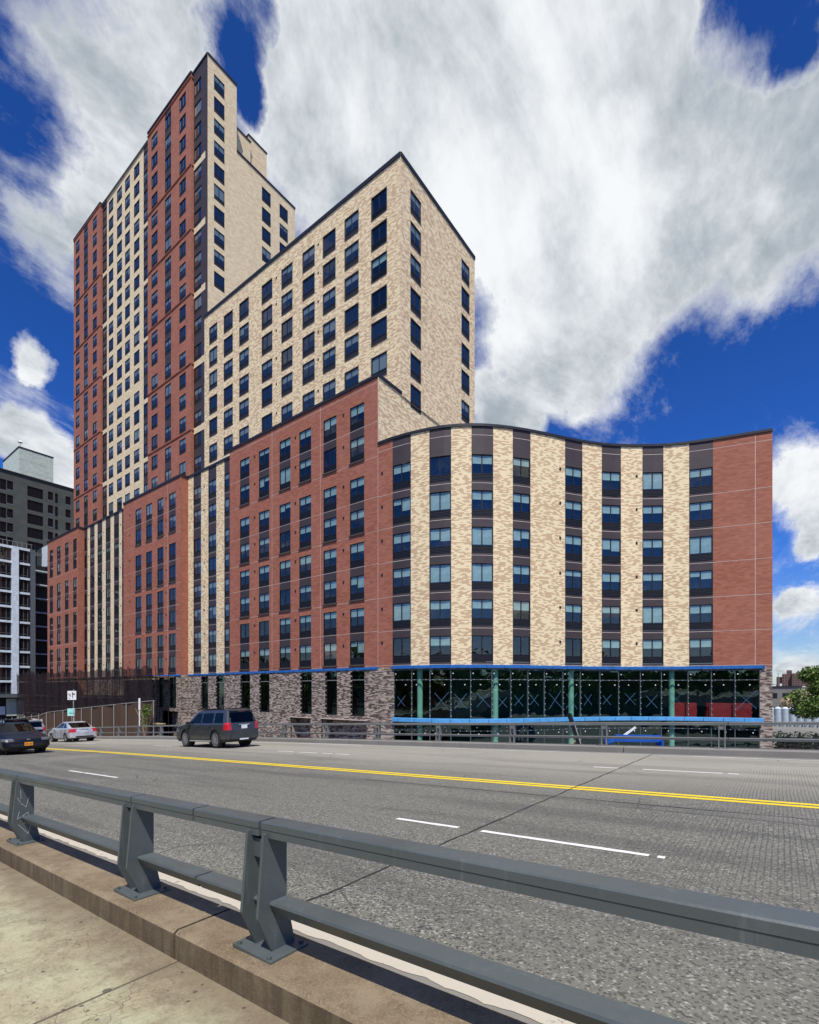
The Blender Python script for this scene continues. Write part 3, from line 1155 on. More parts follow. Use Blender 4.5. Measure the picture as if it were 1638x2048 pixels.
def cope(path, z, a=None, b=None, h_=0.28, out=0.10):
    a = 0 if a is None else a
    b = path.u[-1] if b is None else b
    us = [a] + [q for q in path.u if a < q < b and len(path.p) > 2] + [b]
    for p, q in zip(us, us[1:]):
        o1, o2 = path.at(p, out)[0], path.at(q, out)[0]
        i1, i2 = path.at(p, -0.35)[0], path.at(q, -0.35)[0]
        coping.poly([(*o1, z - h_), (*o2, z - h_), (*o2, z), (*o1, z)], 'coping_metal')
        coping.poly([(*o1, z), (*o2, z), (*i2, z), (*i1, z)], 'coping_metal')
        coping.poly([(*i1, z - h_), (*i2, z - h_), (*o2, z - h_), (*o1, z - h_)], 'coping_metal')
        coping.poly([(*i2, z - h_), (*i1, z - h_), (*i1, z), (*i2, z)], 'coping_metal')
        for (o_, i_) in ((o1, i1), (i2, o2)):
            coping.poly([(*i_, z - h_), (*o_, z - h_), (*o_, z), (*i_, z)], 'coping_metal')


def vent(path, u, z):
    vents.append((path, u, z))


# --- podium, red part nearest the curve -------------------------------
R1 = front(-52.0, -28.9, 33.7)
ox = -52.0
r1c = [(-49.92, -48.14), (-46.36, -44.56), (-42.78, -41.0), (-39.59, -37.81), (-36.0, -34.2), (-32.4, -30.6)]
r1c = [(a - ox, b - ox) for a, b in r1c]
ops = [(a, b, z - WH, z) for a, b in r1c for z in POD]
bw = [(-51.47, -53.03), (-48.02, -49.87), (-44.52, -46.29), (-37.72, -39.45), (-34.13, -35.77), (-30.56, -32.33)]
bops = [(max(0.02, b - ox), a - ox, -2.44, 1.75) for a, b in bw if b - ox > 0]
bay = [(-40.99 - ox, -37.9 - ox, -6.9, -2.85), (-36.29 - ox, -30.31 - ox, -6.9, -2.85)]


def red_pairs(cols):
    def f(u, z):
        if z < 2.0:
            return 'grey_brick'
        for a, b in cols:
            if a < u < b:
                for k in (0, 2, 4, 6):
                    if POD[k + 1] < z < POD[k] - WH:
                        return 'dark_panel'
        return 'red_brick'
    return f


wall(podium, R1, -13, 28.5, red_pairs(r1c), ops + bops + bay, zcuts=(2.0,))
for (a, b, c, d) in ops:
    add_window(R1, a, b, c, d, True, blinds(rb, 0.92))
for u in (-44.05, -36.45):
    vjoint(R1, u - ox, 2.1, 28.2)
vjoint(R1, R1.u[-1] - 0.03, 2.1, 28.2)
for z in (27.6, 23.45 - 2.25, 20.95, 17.1, 14.0, 11.0, 7.9, 4.9, 24.25):
    pass
for k in range(8):
    zz = POD[k] - 2.42
    last = 0.0
    if k in (0, 2, 4, 6):
        hjoint(R1, 0, R1.u[-1], zz + 0.1)
    else:
        for a, b in r1c + [(R1.u[-1], 0)]:
            hjoint(R1, last, a, zz)
            last = b
hjoint(R1, 0, R1.u[-1], 27.75)
for x in (-47.12, -40.19, -33.24):
    for z in POD:
        vent(R1, x - ox, z - 0.35)
cope(R1, 28.5)
# sill ledges under each pair
def sill_box(c, s, mt):
    mb = MB()
    mb.box(c, s, mt)
    mb.build('sill', bld)

for a, b in r1c:
    for k in (1, 3, 5, 7):
        A = R1.at((a + b) / 2, 0.04)[0]
        sill_box((A[0], A[1], POD[k] - WH - 0.07), (b - a + 0.16, 0.14, 0.12), 'sill_metal')


def base_window(path, a, b, z0, z1):
    M, L = frame_matrix(path, a, b, z0, 0.16)
    mb = restmb
    def bx(x0, x1, y0, y1, c, d, mt):
        pts = [M @ Vector(p) for p in ((x0, y0, c), (x1, y0, c), (x1, y1, c), (x0, y1, c), (x0, y0, d), (x1, y0, d), (x1, y1, d), (x0, y1, d))]
        for q in ((0, 1, 5, 4), (1, 2, 6, 5), (3, 0, 4, 7), (4, 5, 6, 7)):
            mb.poly([pts[i] for i in q], mt)
    H = z1 - z0
    for x in (0, L - 0.07):
        bx(x, x + 0.07, 0, 0.08, 0, H, 'frame_dark')
    bx(0, L, 0, 0.08, 0, 0.12, 'frame_dark')
    bx(0, L, -0.01, 0.08, H * 0.80, H * 0.80 + 0.05, 'galvanised')
    bx(L * 0.52, L * 0.52 + 0.04, 0, 0.08, H * 0.80, H, 'frame_dark')
    mb.poly([M @ Vector(p) for p in ((0, 0.05, 0), (L, 0.05, 0), (L, 0.05, H), (0, 0.05, H))], 'store_glass')
    mb.poly([M @ Vector(p) for p in ((-0.3, 1.1, -0.3), (L + 0.3, 1.1, -0.3), (L + 0.3, 1.1, H + 0.3), (-0.3, 1.1, H + 0.3))], 'room_dark')


tooth = podium


def teeth(path, u, z0, z1):
    """toothed brick edge left for the missing jamb"""
    z = z0
    while z < z1:
        A = path.at(u + 0.09, 0.012)[0]
        tooth.box((A[0], A[1], z), (0.2, 0.04, 0.17), 'grey_brick')
        z += 0.44


for a, b, c, d in bops:
    base_window(R1, a, b, c, d)
    teeth(R1, a, c + 0.2, d)
for a, b, c, d in bay:
    # recessed service bays with a brick back wall
    A, B = R1.at(a)[0], R1.at(b)[0]
    y = 33.7
    dp = 1.3
    podium.poly([(A[0], y + dp, c), (B[0], y + dp, c), (B[0], y + dp, d), (A[0], y + dp, d)], 'grey_brick', [(a, c), (b, c), (b, d), (a, d)])
    podium.poly([(A[0], y, c), (A[0], y + dp, c), (A[0], y + dp, d), (A[0], y, d)], 'grey_brick', [(0, c), (dp, c), (dp, d), (0, d)])
    podium.poly([(B[0], y, c), (B[0], y, d), (B[0], y + dp, d), (B[0], y + dp, c)], 'grey_brick', [(0, c), (0, d), (dp, d), (dp, c)])
    podium.poly([(A[0], y, d), (A[0], y + dp, d), (B[0], y + dp, d), (B[0], y, d)], 'joint_white')
    sill_box(((A[0] + B[0]) / 2, y - 0.03, d + 0.04), (b - a + 0.2, 0.1, 0.07), 'joint_white')

# side of the red part above the curved wing, and the wing's own roof line
E1 = Path([(-28.9, 33.7), (-28.9, 37.1)])
wall(podium, E1, 22.0, 28.5, lambda u, z: 'beige_brick', [])
cope(E1, 28.5)

# --- striped recess 1 -------------------------------------------------
S1 = front(-63.3, -52.0, 34.7)
ox = -63.3
dk = [(-61.78 - ox, -59.96 - ox), (-58.24 - ox, -56.44 - ox), (-54.68 - ox, -52.75 - ox)]


def striped(cols, beige='beige_brick', top=99.0):
    def f(u, z):
        if z < 2.0:
            return 'grey_brick'
        return 'dark_panel' if any(a < u < b for a, b in cols) else beige
    return f


ops = [(a + 0.02, b - 0.02, z - WH, z) for a, b in dk for z in POD]
bops = [(-59.94 - ox, -58.28 - ox, -2.44, 1.75), (-56.53 - ox, -54.73 - ox, -2.44, 1.75)]
wall(podium, S1, -13, 28.5, striped(dk), ops + bops, ucuts=[q for p in dk for q in p], zcuts=(2.0,))
for o in ops:
    add_window(S1, *o, False, blinds(rb, 0.9))
for a, b, c, d in bops:
    base_window(S1, a, b, c, d)
    teeth(S1, a, c + 0.2, d)
for a, b in dk:
    for z in POD:
        hjoint(S1, a, b, z - 2.4)
for z in POD:
    vent(S1, -59.2 - ox, z - 0.35)
cope(S1, 28.5)
podium.poly([(-52.0, 34.7, -13), (-52.0, 33.7, -13), (-52.0, 33.7, 28.5), (-52.0, 34.7, 28.5)], 'red_brick', [(0, -13), (1, -13), (1, 28.5), (0, 28.5)])

# --- red part 2 -------------------------------------------------------
R2 = front(-80.0, -63.1, 33.7)
ox = -80.0
c2 = [(-76.01, -74.2), (-72.72, -71.01), (-69.41, -67.73), (-66.19, -64.46)]
c2 = [(a - ox, b - ox) for a, b in c2]
ops = [(a, b, z - WH, z) for a, b in c2 for z in POD]
bops = [(-68.97 - ox, -67.58 - ox, -2.44, 1.75), (-66.08 - ox, -64.37 - ox, -2.44, 1.75)]
bay2 = [(-67.99 - ox, -63.85 - ox, -6.9, -2.85)]
wall(podium, R2, -13, 28.5, red_pairs(c2), ops + bops + bay2, zcuts=(2.0,))
for o in ops:
    low = o[3] < 20.5
    add_window(R2, *o, False, (0, 0) if low else blinds(rb, 0.5), 'pane_left' if low else 'pane_dark')
for a, b, c, d in bops:
    base_window(R2, a, b, c, d)
    teeth(R2, a, c + 0.2, d)
for a, b in c2:
    for k in (1, 3, 5, 7):
        A = R2.at((a + b) / 2, 0.04)[0]
        sill_box((A[0], A[1], POD[k] - WH - 0.07), (b - a + 0.16, 0.14, 0.12), 'sill_metal')
podium.poly([(-67.99, 35, -6.9), (-63.85, 35, -6.9), (-63.85, 35, -2.85), (-67.99, 35, -2.85)], 'grey_brick')
vjoint(R2, -66.62 - ox, 2.1, 28.2)
for k in range(8):
    hjoint(R2, 0, R2.u[-1], POD[k] - 2.36 if k % 2 == 0 else POD[k] - 2.5)
for x in (-77.87, -66.95):
    for z in POD:
        vent(R2, x - ox, z - 0.35)
cope(R2, 28.5)
E2 = Path([(-63.1, 33.7), (-63.1, 34.7)])
wall(podium, E2, -13, 28.5, lambda u, z: 'grey_brick' if z < 2 else 'red_brick', [], zcuts=(2.0,))
cope(E2, 28.5)
# --- striped recess 2 -------------------------------------------------
S2 = front(-98.3, -80.0, 34.7)
ox = -98.3
dk2 = [(-98.1, -96.28), (-95.2, -93.33), (-92.11, -90.23), (-88.85, -87.04), (-85.74, -83.92), (-82.86, -80.9)]
dk2 = [(a - ox, b - ox) for a, b in dk2]
ops = [(a + 0.03, b - 0.03, z - WH, z) for a, b in dk2 for z in POD]
wall(podium, S2, -13, 28.5, striped(dk2, 'cream_brick'), ops, ucuts=[q for p in dk2 for q in p], zcuts=(2.0,))
for o in ops:
    low = o[3] < 20.5
    add_window(S2, *o, False, (0, 0) if low else blinds(rb, 0.5), 'pane_left' if low else 'pane_dark')
for a, b in dk2:
    for z in POD:
        hjoint(S2, a, b, z - 2.4)
for x in (-95.75, -89.6, -83.4):
    for z in POD:
        restmb.box((x, 34.69, z - 0.35), (0.16, 0.05, 0.2), 'vent_black')
cope(S2, 28.5)
# --- red part 3 -------------------------------------------------------
R3 = front(-112.5, -97.6, 33.7)
ox = -112.5
c3 = [(-111.3 - ox, -109.6 - ox), (-107.51 - ox, -105.76 - ox), (-103.57 - ox, -101.91 - ox), (-99.75 - ox, -98.2 - ox)]
ops = [(a, b, z - WH, z) for a, b in c3 for z in POD]
wall(podium, R3, -13, 28.5, red_pairs(c3), ops, zcuts=(2.0,))
for o in ops:
    low = o[3] < 17.5
    add_window(R3, *o, False, (0, 0) if low else blinds(rb, 0.5), 'pane_left' if low else 'pane_dark')
for k in range(8):
    hjoint(R3, 0, R3.u[-1], POD[k] - 2.4)
for z in POD:
    restmb.box((-100.75, 33.69, z - 0.35), (0.16, 0.05, 0.2), 'vent_black')
cope(R3, 28.5)
E3 = Path([(-97.6, 33.7), (-97.6, 34.7)])
wall(podium, E3, -13, 28.5, lambda u, z: 'red_brick', [])
cope(E3, 28.5)
# podium roof and closing walls
podium.poly([(-112.5, 34.7, 28.2), (-28.9, 34.7, 28.2), (-28.9, 54, 28.2), (-112.5, 54, 28.2)], 'roof_grey')
for xa, xb in ((-112.5, -97.6), (-80.0, -63.1), (-52.0, -28.9)):
    podium.poly([(xa, 33.7, 28.2), (xb, 33.7, 28.2), (xb, 34.7, 28.2), (xa, 34.7, 28.2)], 'roof_grey')
podium.poly([(-112.5, 54, -13), (-112.5, 33.7, -13), (-112.5, 33.7, 28.5), (-112.5, 54, 28.5)], 'red_brick')
podium.poly([(-28.9, 54, -13), (-112.5, 54, -13), (-112.5, 54, 28.5), (-28.9, 54, 28.5)], 'red_brick')
podium.build('podium_wall', bld)
coping.build('parapet_coping', bld)
coping = MB()

# --- middle block -----------------------------------------------------
SB = MB()
F4 = front(-63.25, -29.0, 37.1)
ox = -63.25
c4 = [(-61.99, -60.18), (-58.54, -56.61), (-55.08, -53.17), (-50.44, -48.51), (-46.7, -44.83), (-43.0, -41.1), (-39.69, -37.84), (-36.4, -34.51), (-32.7, -30.75)]
c4 = [(a - ox, b - ox) for a, b in c4]
ops = [(a, b, z - WH, z) for a, b in c4 for z in SLAB]
wall(SB, F4, 28.0, 51.5, lambda u, z: 'beige_brick', ops)
for o in ops:
    near_ = o[0] > 30 and o[3] > 39
    add_window(F4, *o, near_, blinds(rb, 0.55 if o[3] > 39 else 0.9))
E4 = Path([(-29.0, 37.1), (-29.0, 51.4)])
opsE = [(38.72 - 37.1, 40.38 - 37.1, z - WH, z) for z in SLAB] + [(48.41 - 37.1, 50.09 - 37.1, z - WH, z) for z in SLAB]
wall(SB, E4, 21.0, 51.5, lambda u, z: 'beige_brick', opsE)
for o in opsE:
    add_window(E4, *o, False, blinds(rb, 0.5))
# thin brown surround of each opening
for path, oo in ((F4, ops), (E4, opsE)):
    for a, b, c, d in oo:
        for (p, q, e_, f_) in ((a - 0.07, a, c - 0.1, d + 0.07), (b, b + 0.07, c - 0.1, d + 0.07), (a, b, d, d + 0.07), (a, b, c - 0.13, c)):
            A, B = path.at(p, 0.012)[0], path.at(q, 0.012)[0]
            SB.poly([(*A, e_), (*B, e_), (*B, f_), (*A, f_)], 'sill_metal')
for x in (-47.68, -40.45):
    for z in SLAB:
        vent(F4, x - ox, z - 0.35)
cope(F4, 51.5, h_=0.4)
cope(E4, 51.5, h_=0.4)
SB.poly([(-63.25, 37.1, 51.2), (-29, 37.1, 51.2), (-29, 51.4, 51.2), (-63.25, 51.4, 51.2)], 'roof_grey')
SB.poly([(-29, 51.4, 20), (-63.25, 51.4, 20), (-63.25, 51.4, 51.5), (-29, 51.4, 51.5)], 'beige_brick')
SB.poly([(-63.25, 51.4, 20), (-63.25, 37.1, 20), (-63.25, 37.1, 51.5), (-63.25, 51.4, 51.5)], 'beige_brick')
SB.build('middle_wall', bld)
coping.build('parapet_coping', bld)
coping = MB()

# --- tower ------------------------------------------------------------
TW = MB()
ZB = [75.35, 66.1, 56.9, 46.85, 37.35]


def grp(z, rows=TOW):
    return z


# dark corner strip
TD = front(-67.4, -63.8, 37.9)
ox = -67.4
opsD = [(0.12, 1.95, z - WH, z) for z in TOW]
def fD(u, z):
    for q in ZB:
        if q - 0.62 < z < q + 0.33:
            return 'cream_brick'
    return 'dark_panel'
zc = [q - 0.62 for q in ZB] + [q + 0.33 for q in ZB]
wall(TW, TD, 28.0, 89.0, lambda u, z: fD(u, z) if u < 3.0 else 'dark_panel', opsD, ucuts=(3.0,), zcuts=zc)
cope(TD, 89.0)
# red A
TA = front(-80.4, -67.4, 37.5)
ox = -80.4
cA = [(-79.15 - ox, -77.22 - ox), (-74.89 - ox, -73.09 - ox), (-70.66 - ox, -68.88 - ox)]
opsA = [(a, b, z - WH, z) for a, b in cA for z in TOW]
def fA(u, z):
    if cA[1][0] < u < cA[1][1]:
        for q in ZB + [28]:
            if q - 0.62 < z < q + 0.62:
                return 'red_brick'
        return 'dark_panel'
    return 'red_brick'
zcA = [q - 0.62 for q in ZB] + [q + 0.62 for q in ZB]
wall(TW, TA, 28.0, 88.7, fA, opsA, zcuts=zcA)
cope(TA, 88.7)
TAe = Path([(-67.4, 37.5), (-67.4, 37.9)])
wall(TW, TAe, 28.0, 88.7, lambda u, z: 'red_brick', [])
cope(TAe, 88.7)
# cream B with dark edges
TB = front(-98.4, -80.4, 37.9)
ox = -98.4
cBd = [(-98.3 - ox, -96.6 - ox), (-82.6 - ox, -80.95 - ox)]
cB = [(-95.79, -93.95), (-92.45, -90.52), (-89.35, -87.53), (-86.03, -84.1)]
cB = [(a - ox, b - ox) for a, b in cB]
opsB = [(a, b, z - WH, z) for a, b in cB + cBd for z in TOW]
def fB(u, z):
    if u < 1.85 or u > 15.75:
        for q in ZB:
            if q - 0.45 < z < q + 0.33:
                return 'cream_brick'
        if u > 17.55:
            return 'dark_panel'
        return 'dark_panel'
    return 'cream_brick'
wall(TW, TB, 28.0, 88.4, fB, opsB, ucuts=(1.85, 15.75, 17.55), zcuts=[q - 0.45 for q in ZB] + [q + 0.33 for q in ZB])
cope(TB, 88.4)
# red C
TC = front(-110.7, -98.4, 37.5)
ox = -110.7
cC = [(-109.65 - ox, -107.85 - ox), (-105.69 - ox, -103.9 - ox), (-101.6 - ox, -99.85 - ox)]
opsC = [(a, b, z - WH, z) for a, b in cC for z in TOW]
def fC(u, z):
    if cC[1][0] < u < cC[1][1]:
        for q in ZB + [28]:
            if q - 0.62 < z < q + 0.62:
                return 'red_brick'
        return 'dark_panel'
    return 'red_brick'
wall(TW, TC, 28.0, 88.4, fC, opsC, zcuts=zcA)
cope(TC, 88.4)
TCe = Path([(-98.4, 37.5), (-98.4, 37.9)])
wall(TW, TCe, 28.0, 88.4, lambda u, z: 'red_brick', [])
cope(TCe, 88.4)
# red belt courses with their shadow line
belts = TW
for path in (TA, TAe, TC, TCe):
    for q in ZB + [85.9 + 2.0]:
        for p_, q_ in zip(path.p, path.p[1:]):
            a, b = path.at(0, 0.05)[0], path.at(path.u[-1], 0.05)[0]
            belts.bar((a[0], a[1], q), (b[0], b[1], q), 0.14, 0.10, 'red_brick')
for z in (28.3, 88.2, 79.1, 69.9, 60.7, 51.2, 41.5):
    pass
# side of the tower facing the curve
TS = Path([(-63.8, 37.9), (-63.8, 42.5)])
opsS = [(38.87 - 37.9, 40.51 - 37.9, z - WH, z) for z in TOW[:10]]
wall(TW, TS, 48.0, 89.0, lambda u, z: 'cream_brick', opsS)
cope(TS, 89.0)
TS2 = Path([(-63.8, 42.5), (-63.8, 53.4)])
opsS2 = [(46.91 - 42.5, 48.54 - 42.5, z - WH, z) for z in TOW[3:10]] + [(50.25 - 42.5, 51.9 - 42.5, z - WH, z) for z in TOW[3:10]]
wall(TW, TS2, 48.0, 79.4, lambda u, z: 'cream_brick', opsS2)
coping.build('parapet_coping', bld)
coping = MB()
cope(TS2, 79.4)
for path, oo in ((TD, opsD), (TA, opsA), (TB, opsB), (TC, opsC), (TS, opsS), (TS2, opsS2)):
    for o in oo:
        add_window(path, *o, False, blinds(rb, 0.45 if o[3] > 66 else 0.8))
# closing surfaces
TW.poly([(-110.7, 37.5, 88.0), (-63.8, 37.9, 88.0), (-63.8, 42.5, 88.0), (-110.7, 42.5, 88.0)], 'roof_grey')
TW.poly([(-63.8, 42.5, 79.0), (-110.7, 42.5, 79.0), (-110.7, 42.5, 88.4), (-63.8, 42.5, 88.9)], 'cream_brick')
TW.poly([(-110.7, 42.5, 79.1), (-63.8, 42.5, 79.1), (-63.8, 53.4, 79.1), (-110.7, 53.4, 79.1)], 'roof_grey')
TW.poly([(-63.8, 53.4, 28), (-110.7, 53.4, 28), (-110.7, 53.4, 79.4), (-63.8, 53.4, 79.4)], 'cream_brick')
TW.poly([(-110.7, 53.4, 28), (-110.7, 37.5, 28), (-110.7, 37.5, 88.4), (-110.7, 53.4, 79.4)], 'red_brick')
TW.build('tower_wall', bld)
coping.build('parapet_coping', bld)
coping = MB()
for x0, x1, y0, y1, zt in ((-73, -66.0, 42.5, 46.4, 85.4), (-75, -66.5, 46.4, 49.8, 86.9), (-80, -70.5, 44.5, 47.0, 88.0)):
    mb = MB()
    mb.box(((x0 + x1) / 2, (y0 + y1) / 2, (79 + zt) / 2), (x1 - x0, y1 - y0 - 0.01, zt - 79), 'cream_brick')
    o = mb.build('roof_bulkhead', bld)
    mb = MB()
    mb.box(((x0 + x1) / 2, (y0 + y1) / 2, zt + 0.09), (x1 - x0 + 0.2, y1 - y0 + 0.15, 0.2), 'coping_metal')
    mb.build('coping', o)

# --- curved wing ------------------------------------------------------
CP = [(-28.9, 33.7), (-27.4, 33.76), (-26.06, 33.93), (-24.84, 34.18), (-23.68, 34.48), (-22.6, 34.88), (-21.62, 35.38), (-20.7, 35.98), (-19.84, 36.67), (-19.03, 37.46), (-18.25, 38.35), (-17.49, 39.32), (-16.75, 40.36), (-16.02, 41.47), (-15.28, 42.65), (-14.51, 43.82), (-13.7, 44.92), (-12.85, 45.94), (-11.96, 46.85), (-11.02, 47.64), (-10.07, 48.36), (-9.11, 49.04), (-8.14, 49.63), (-7.15, 50.09), (-6.17, 50.47), (-5.19, 50.81), (-4.22, 51.11), (-3.27, 51.37), (-2.33, 51.62), (-1.41, 51.89), (-0.51, 52.14)]
CV = Path(CP)
CE = CV.u[-1]
edges = [1.6, 3.43, 5.15, 7.03, 8.73, 10.58, 12.33, 14.01, 17.57, 19.39, 21.38, 23.22, 25.19, 27.05, 29.17, 31.05]
dkc = list(zip(edges[0::2], edges[1::2]))
CZ = [19.76, 16.75, 13.7, 10.63, 7.6, 4.57]


def fCV(u, z):
    if z < 2.0:
        return 'grey_brick'
    if u < 1.6 or u > 31.05:
        return 'red_brick'
    return 'dark_panel' if any(a < u < b for a, b in dkc) else 'beige_brick'


CW = MB()
joints = CW
ops = [(a + 0.03, b - 0.03, z - WH, z) for a, b in dkc for z in CZ]
glz = (1.72, 34.53)
bigo = (glz[0], glz[1], -7.0, 1.80)
wall(CW, CV, 1.80, 22.3, fCV, ops, ucuts=edges, zcuts=(2.0,))
wall(CW, CV, -7.2, 1.80, fCV, [], u0=0.0, u1=1.72)
wall(CW, CV, -7.2, 1.80, fCV, [], u0=34.53, u1=CE)
for o in ops:
    add_window(CV, *o, True, blinds(rb, 0.93) if o[3] > 5 else blinds(rb, 0.45))
for a, b in dkc:
    for z in CZ:
        hjoint(CV, a, b, z - 2.42, 0.012, 0.035)
    hjoint(CV, a, b, 21.35, 0.012, 0.035)
for z in CZ + [23.77]:
    for a, b in ((0, 1.6), (31.05, CE)):
        hjoint(CV, a, b, z - 2.42, 0.008, 0.03)
vjoint(CV, 34.2, 2.1, 22.0)
for u in (0.45, 17.04, 24.66):
    for z in CZ:
        vent(CV, u, z - 0.35)
cope(CV, 22.3, h_=0.22)
back = [(-1.3, 62.0), (-28.9, 62.0)]
roofp = [(x, y, 22.0) for x, y in CP] + [(x, y, 22.0) for x, y in back]
CW.poly(roofp, 'roof_grey')
q = Path([(-0.51, 52.14), (-1.3, 62.0), (-28.9, 62.0), (-28.9, 33.7)])
wall(CW, q, -7.2, 22.3, lambda u, z: 'red_brick' if z > 2 else 'grey_brick', [], zcuts=(2.0,), u1=q.u[2])
CW.build('curved_wall', bld)
for k, z in enumerate([19.3, 16.2, 13.2]):
    pass
# floors, columns and back wall behind the shop glass
IN = MB()
for z in (-2.75, 1.9, -6.98):
    IN.poly([(x, y + 0.15, z) for x, y in CP] + [(-1.2, 60, z), (-28.6, 60, z)], 'slab_grey')
IN.poly([(-28, 44, -7), (-17, 57, -7), (-17, 57, 2), (-28, 44, 2)], 'store_wall')
IN.poly([(-17, 57, -7), (-1.3, 60, -7), (-1.3, 60, 2), (-17, 57, 2)], 'store_wall')
IN.build('interior', bld)
for u in (4.05, 10.98, 18.62, 27.9):
    A = CV.at(u, -0.55)[0]
    mb = MB()
    mb.tube([(*A, -6.97), (*A, 1.88)], 0.24, 'column_green', 14)
    mb.build('column', bld, smooth=False)
# curtain wall
cwall = MB()
mull = [1.72, 3.49, 5.18, 7.0, 8.66, 10.47, 12.16, 13.78, 15.42, 17.37, 19.21, 21.21, 23.02, 25.02, 26.88, 29.09, 30.93, 32.72, 34.53]
zt_ = (-7.0, -3.45, 0.88, 1.78)
for u in mull:
    A = CV.at(u, -0.10)[0]
    d = CV.at(u)[1]
    Mx = Matrix(((d[0], -d[1], 0), (d[1], d[0], 0), (0, 0, 1)))
    cwall.box((*A, -2.6), (0.06, 0.16, 8.8), 'steel_grey', Mx)
for a, b in zip(mull, mull[1:]):
    A, B = CV.at(a, -0.10)[0], CV.at(b, -0.10)[0]
    for z in (-3.45, 0.88, 1.74, -2.75):
        cwall.bar((*A, z), (*B, z), 0.10, 0.05, 'steel_grey')
cw = cwall.build('curtain_wall', bld)
tape, anch = MB(), MB()
ra = random.Random(4)
for k, (a, b) in enumerate(zip(mull, mull[1:])):
    A, B = Vector(CV.at(a + 0.03, -0.06)[0]), Vector(CV.at(b - 0.03, -0.06)[0])
    for z0_, z1_ in ((-6.95, -3.48), (-3.42, -2.4), (-2.4, 0.85), (0.91, 1.71)):
        mb = MB()
        mb.poly([(*A, z0_), (*B, z0_), (*B, z1_), (*A, z1_)], 'store_glass')
        mb.build('glass_pane', cw)
    mid = (Vector(CV.at((a + b) / 2 + ra.uniform(-0.2, 0.2), -0.035)[0]))
    d = (B - A).normalized()
    s_ = ra.uniform(0.42, 0.75) if k < 17 else 0.8
    zc_ = -0.9 + ra.uniform(-0.15, 0.1)
    if k not in (1, 15, 16):
        for sg in (-1, 1):
            e1 = mid - d * s_ * 0.9
            e2 = mid + d * s_ * ra.uniform(0.7, 1.0)
            tape.bar((*e1, zc_ - sg * s_ * ra.uniform(0.8, 1.1)), (*e2, zc_ + sg * s_), 0.006, 0.028, 'tape_blue')
    for z in (1.4, 0.45, -3.15, -3.7):
        p = A + (B - A) * ra.uniform(0.2, 0.8) if z != 1.4 else A + (B - A) * 0.1
        n = Vector((d.y, -d.x))
        p = p + n * 0.03
        anch.tube([(*p, z), (*(p + n * 0.03), z)], 0.05, 'anchor_white', 8)
    for i in range(7):
        z = -2.2 + i * 0.5
        p = A + Vector((d.y, -d.x)) * 0.10
        anch.box((*p, z), (0.035, 0.035, 0.06), 'anchor_white')
        if i < 3:
            p2 = A + (B - A) * (0.15 + 0.33 * i) + Vector((d.y, -d.x)) * 0.06
            for zz in (0.88, -3.45):
                anch.box((*p2, zz), (0.045, 0.04, 0.04), 'anchor_white')
t_ = tape.build('tape_crosses', cw)
anch.build('glazing_anchors', cw)

# blue protective flashing: top band along the whole podium and the ledge of the curve
fl = MB()
def band(path, a, b, z0_, z1_, out, mt='flashing_blue'):
    us = [a] + [q for q in path.u if a < q < b and len(path.p) > 2] + [b]
    for p_, q_ in zip(us, us[1:]):
        o1, o2 = path.at(p_, out)[0], path.at(q_, out)[0]
        i1, i2 = path.at(p_, -0.05)[0], path.at(q_, -0.05)[0]
        fl.poly([(*o1, z0_), (*o2, z0_), (*o2, z1_), (*o1, z1_)], mt)
        fl.poly([(*o1, z1_), (*o2, z1_), (*i2, z1_ + 0.03), (*i1, z1_ + 0.03)], mt)
        fl.poly([(*i1, z0_), (*i2, z0_), (*o2, z0_), (*o1, z0_)], mt)
    # dark lap joints
    u = a + 0.6
    while u < b:
        A, B = path.at(u, out + 0.004)[0], path.at(min(b, u + 0.035), out + 0.004)[0]
        fl.poly([(*A, z0_), (*B, z0_), (*B, z1_), (*A, z1_)], 'ink')
        u += 1.55


band(CV, 1.6, CE - 0.55, 1.86, 2.10, 0.14)
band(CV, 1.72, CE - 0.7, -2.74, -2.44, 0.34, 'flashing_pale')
band(R1, 0, R1.u[-1], 1.86, 2.07, 0.06)
band(S1, 0, S1.u[-1], 1.90, 2.07, 0.06)
band(R2, 6, R2.u[-1], 1.86, 2.07, 0.06)
fl.build('blue_flashing', bld)

restmb.build('windows', bld, kind='stuff')
coping.build('parapet_coping', bld)
vm = MB()
vm.box((0, 0, 0), (0.17, 0.06, 0.2), 'vent_black')
vme = vm.build('vent', mesh=True)
vents = [v_ for v_ in vents]
if len(vents) > 98:
    extra = vents[98:]
    vents = vents[:98]
    em = MB()
    for path, u, z in extra:
        (x, y), d, n = path.at(u, 0.02)
        em.box((x, y, z), (0.17, 0.06, 0.2), 'vent_black')
    em.build('vents', bld, kind='stuff')
for path, u, z in vents:
    (x, y), d, n = path.at(u, 0.02)
    o = obj('vent', vme, bld)
    o.location = (x, y, z)
    o.rotation_euler = (0, 0, math.atan2(d[1], d[0]))

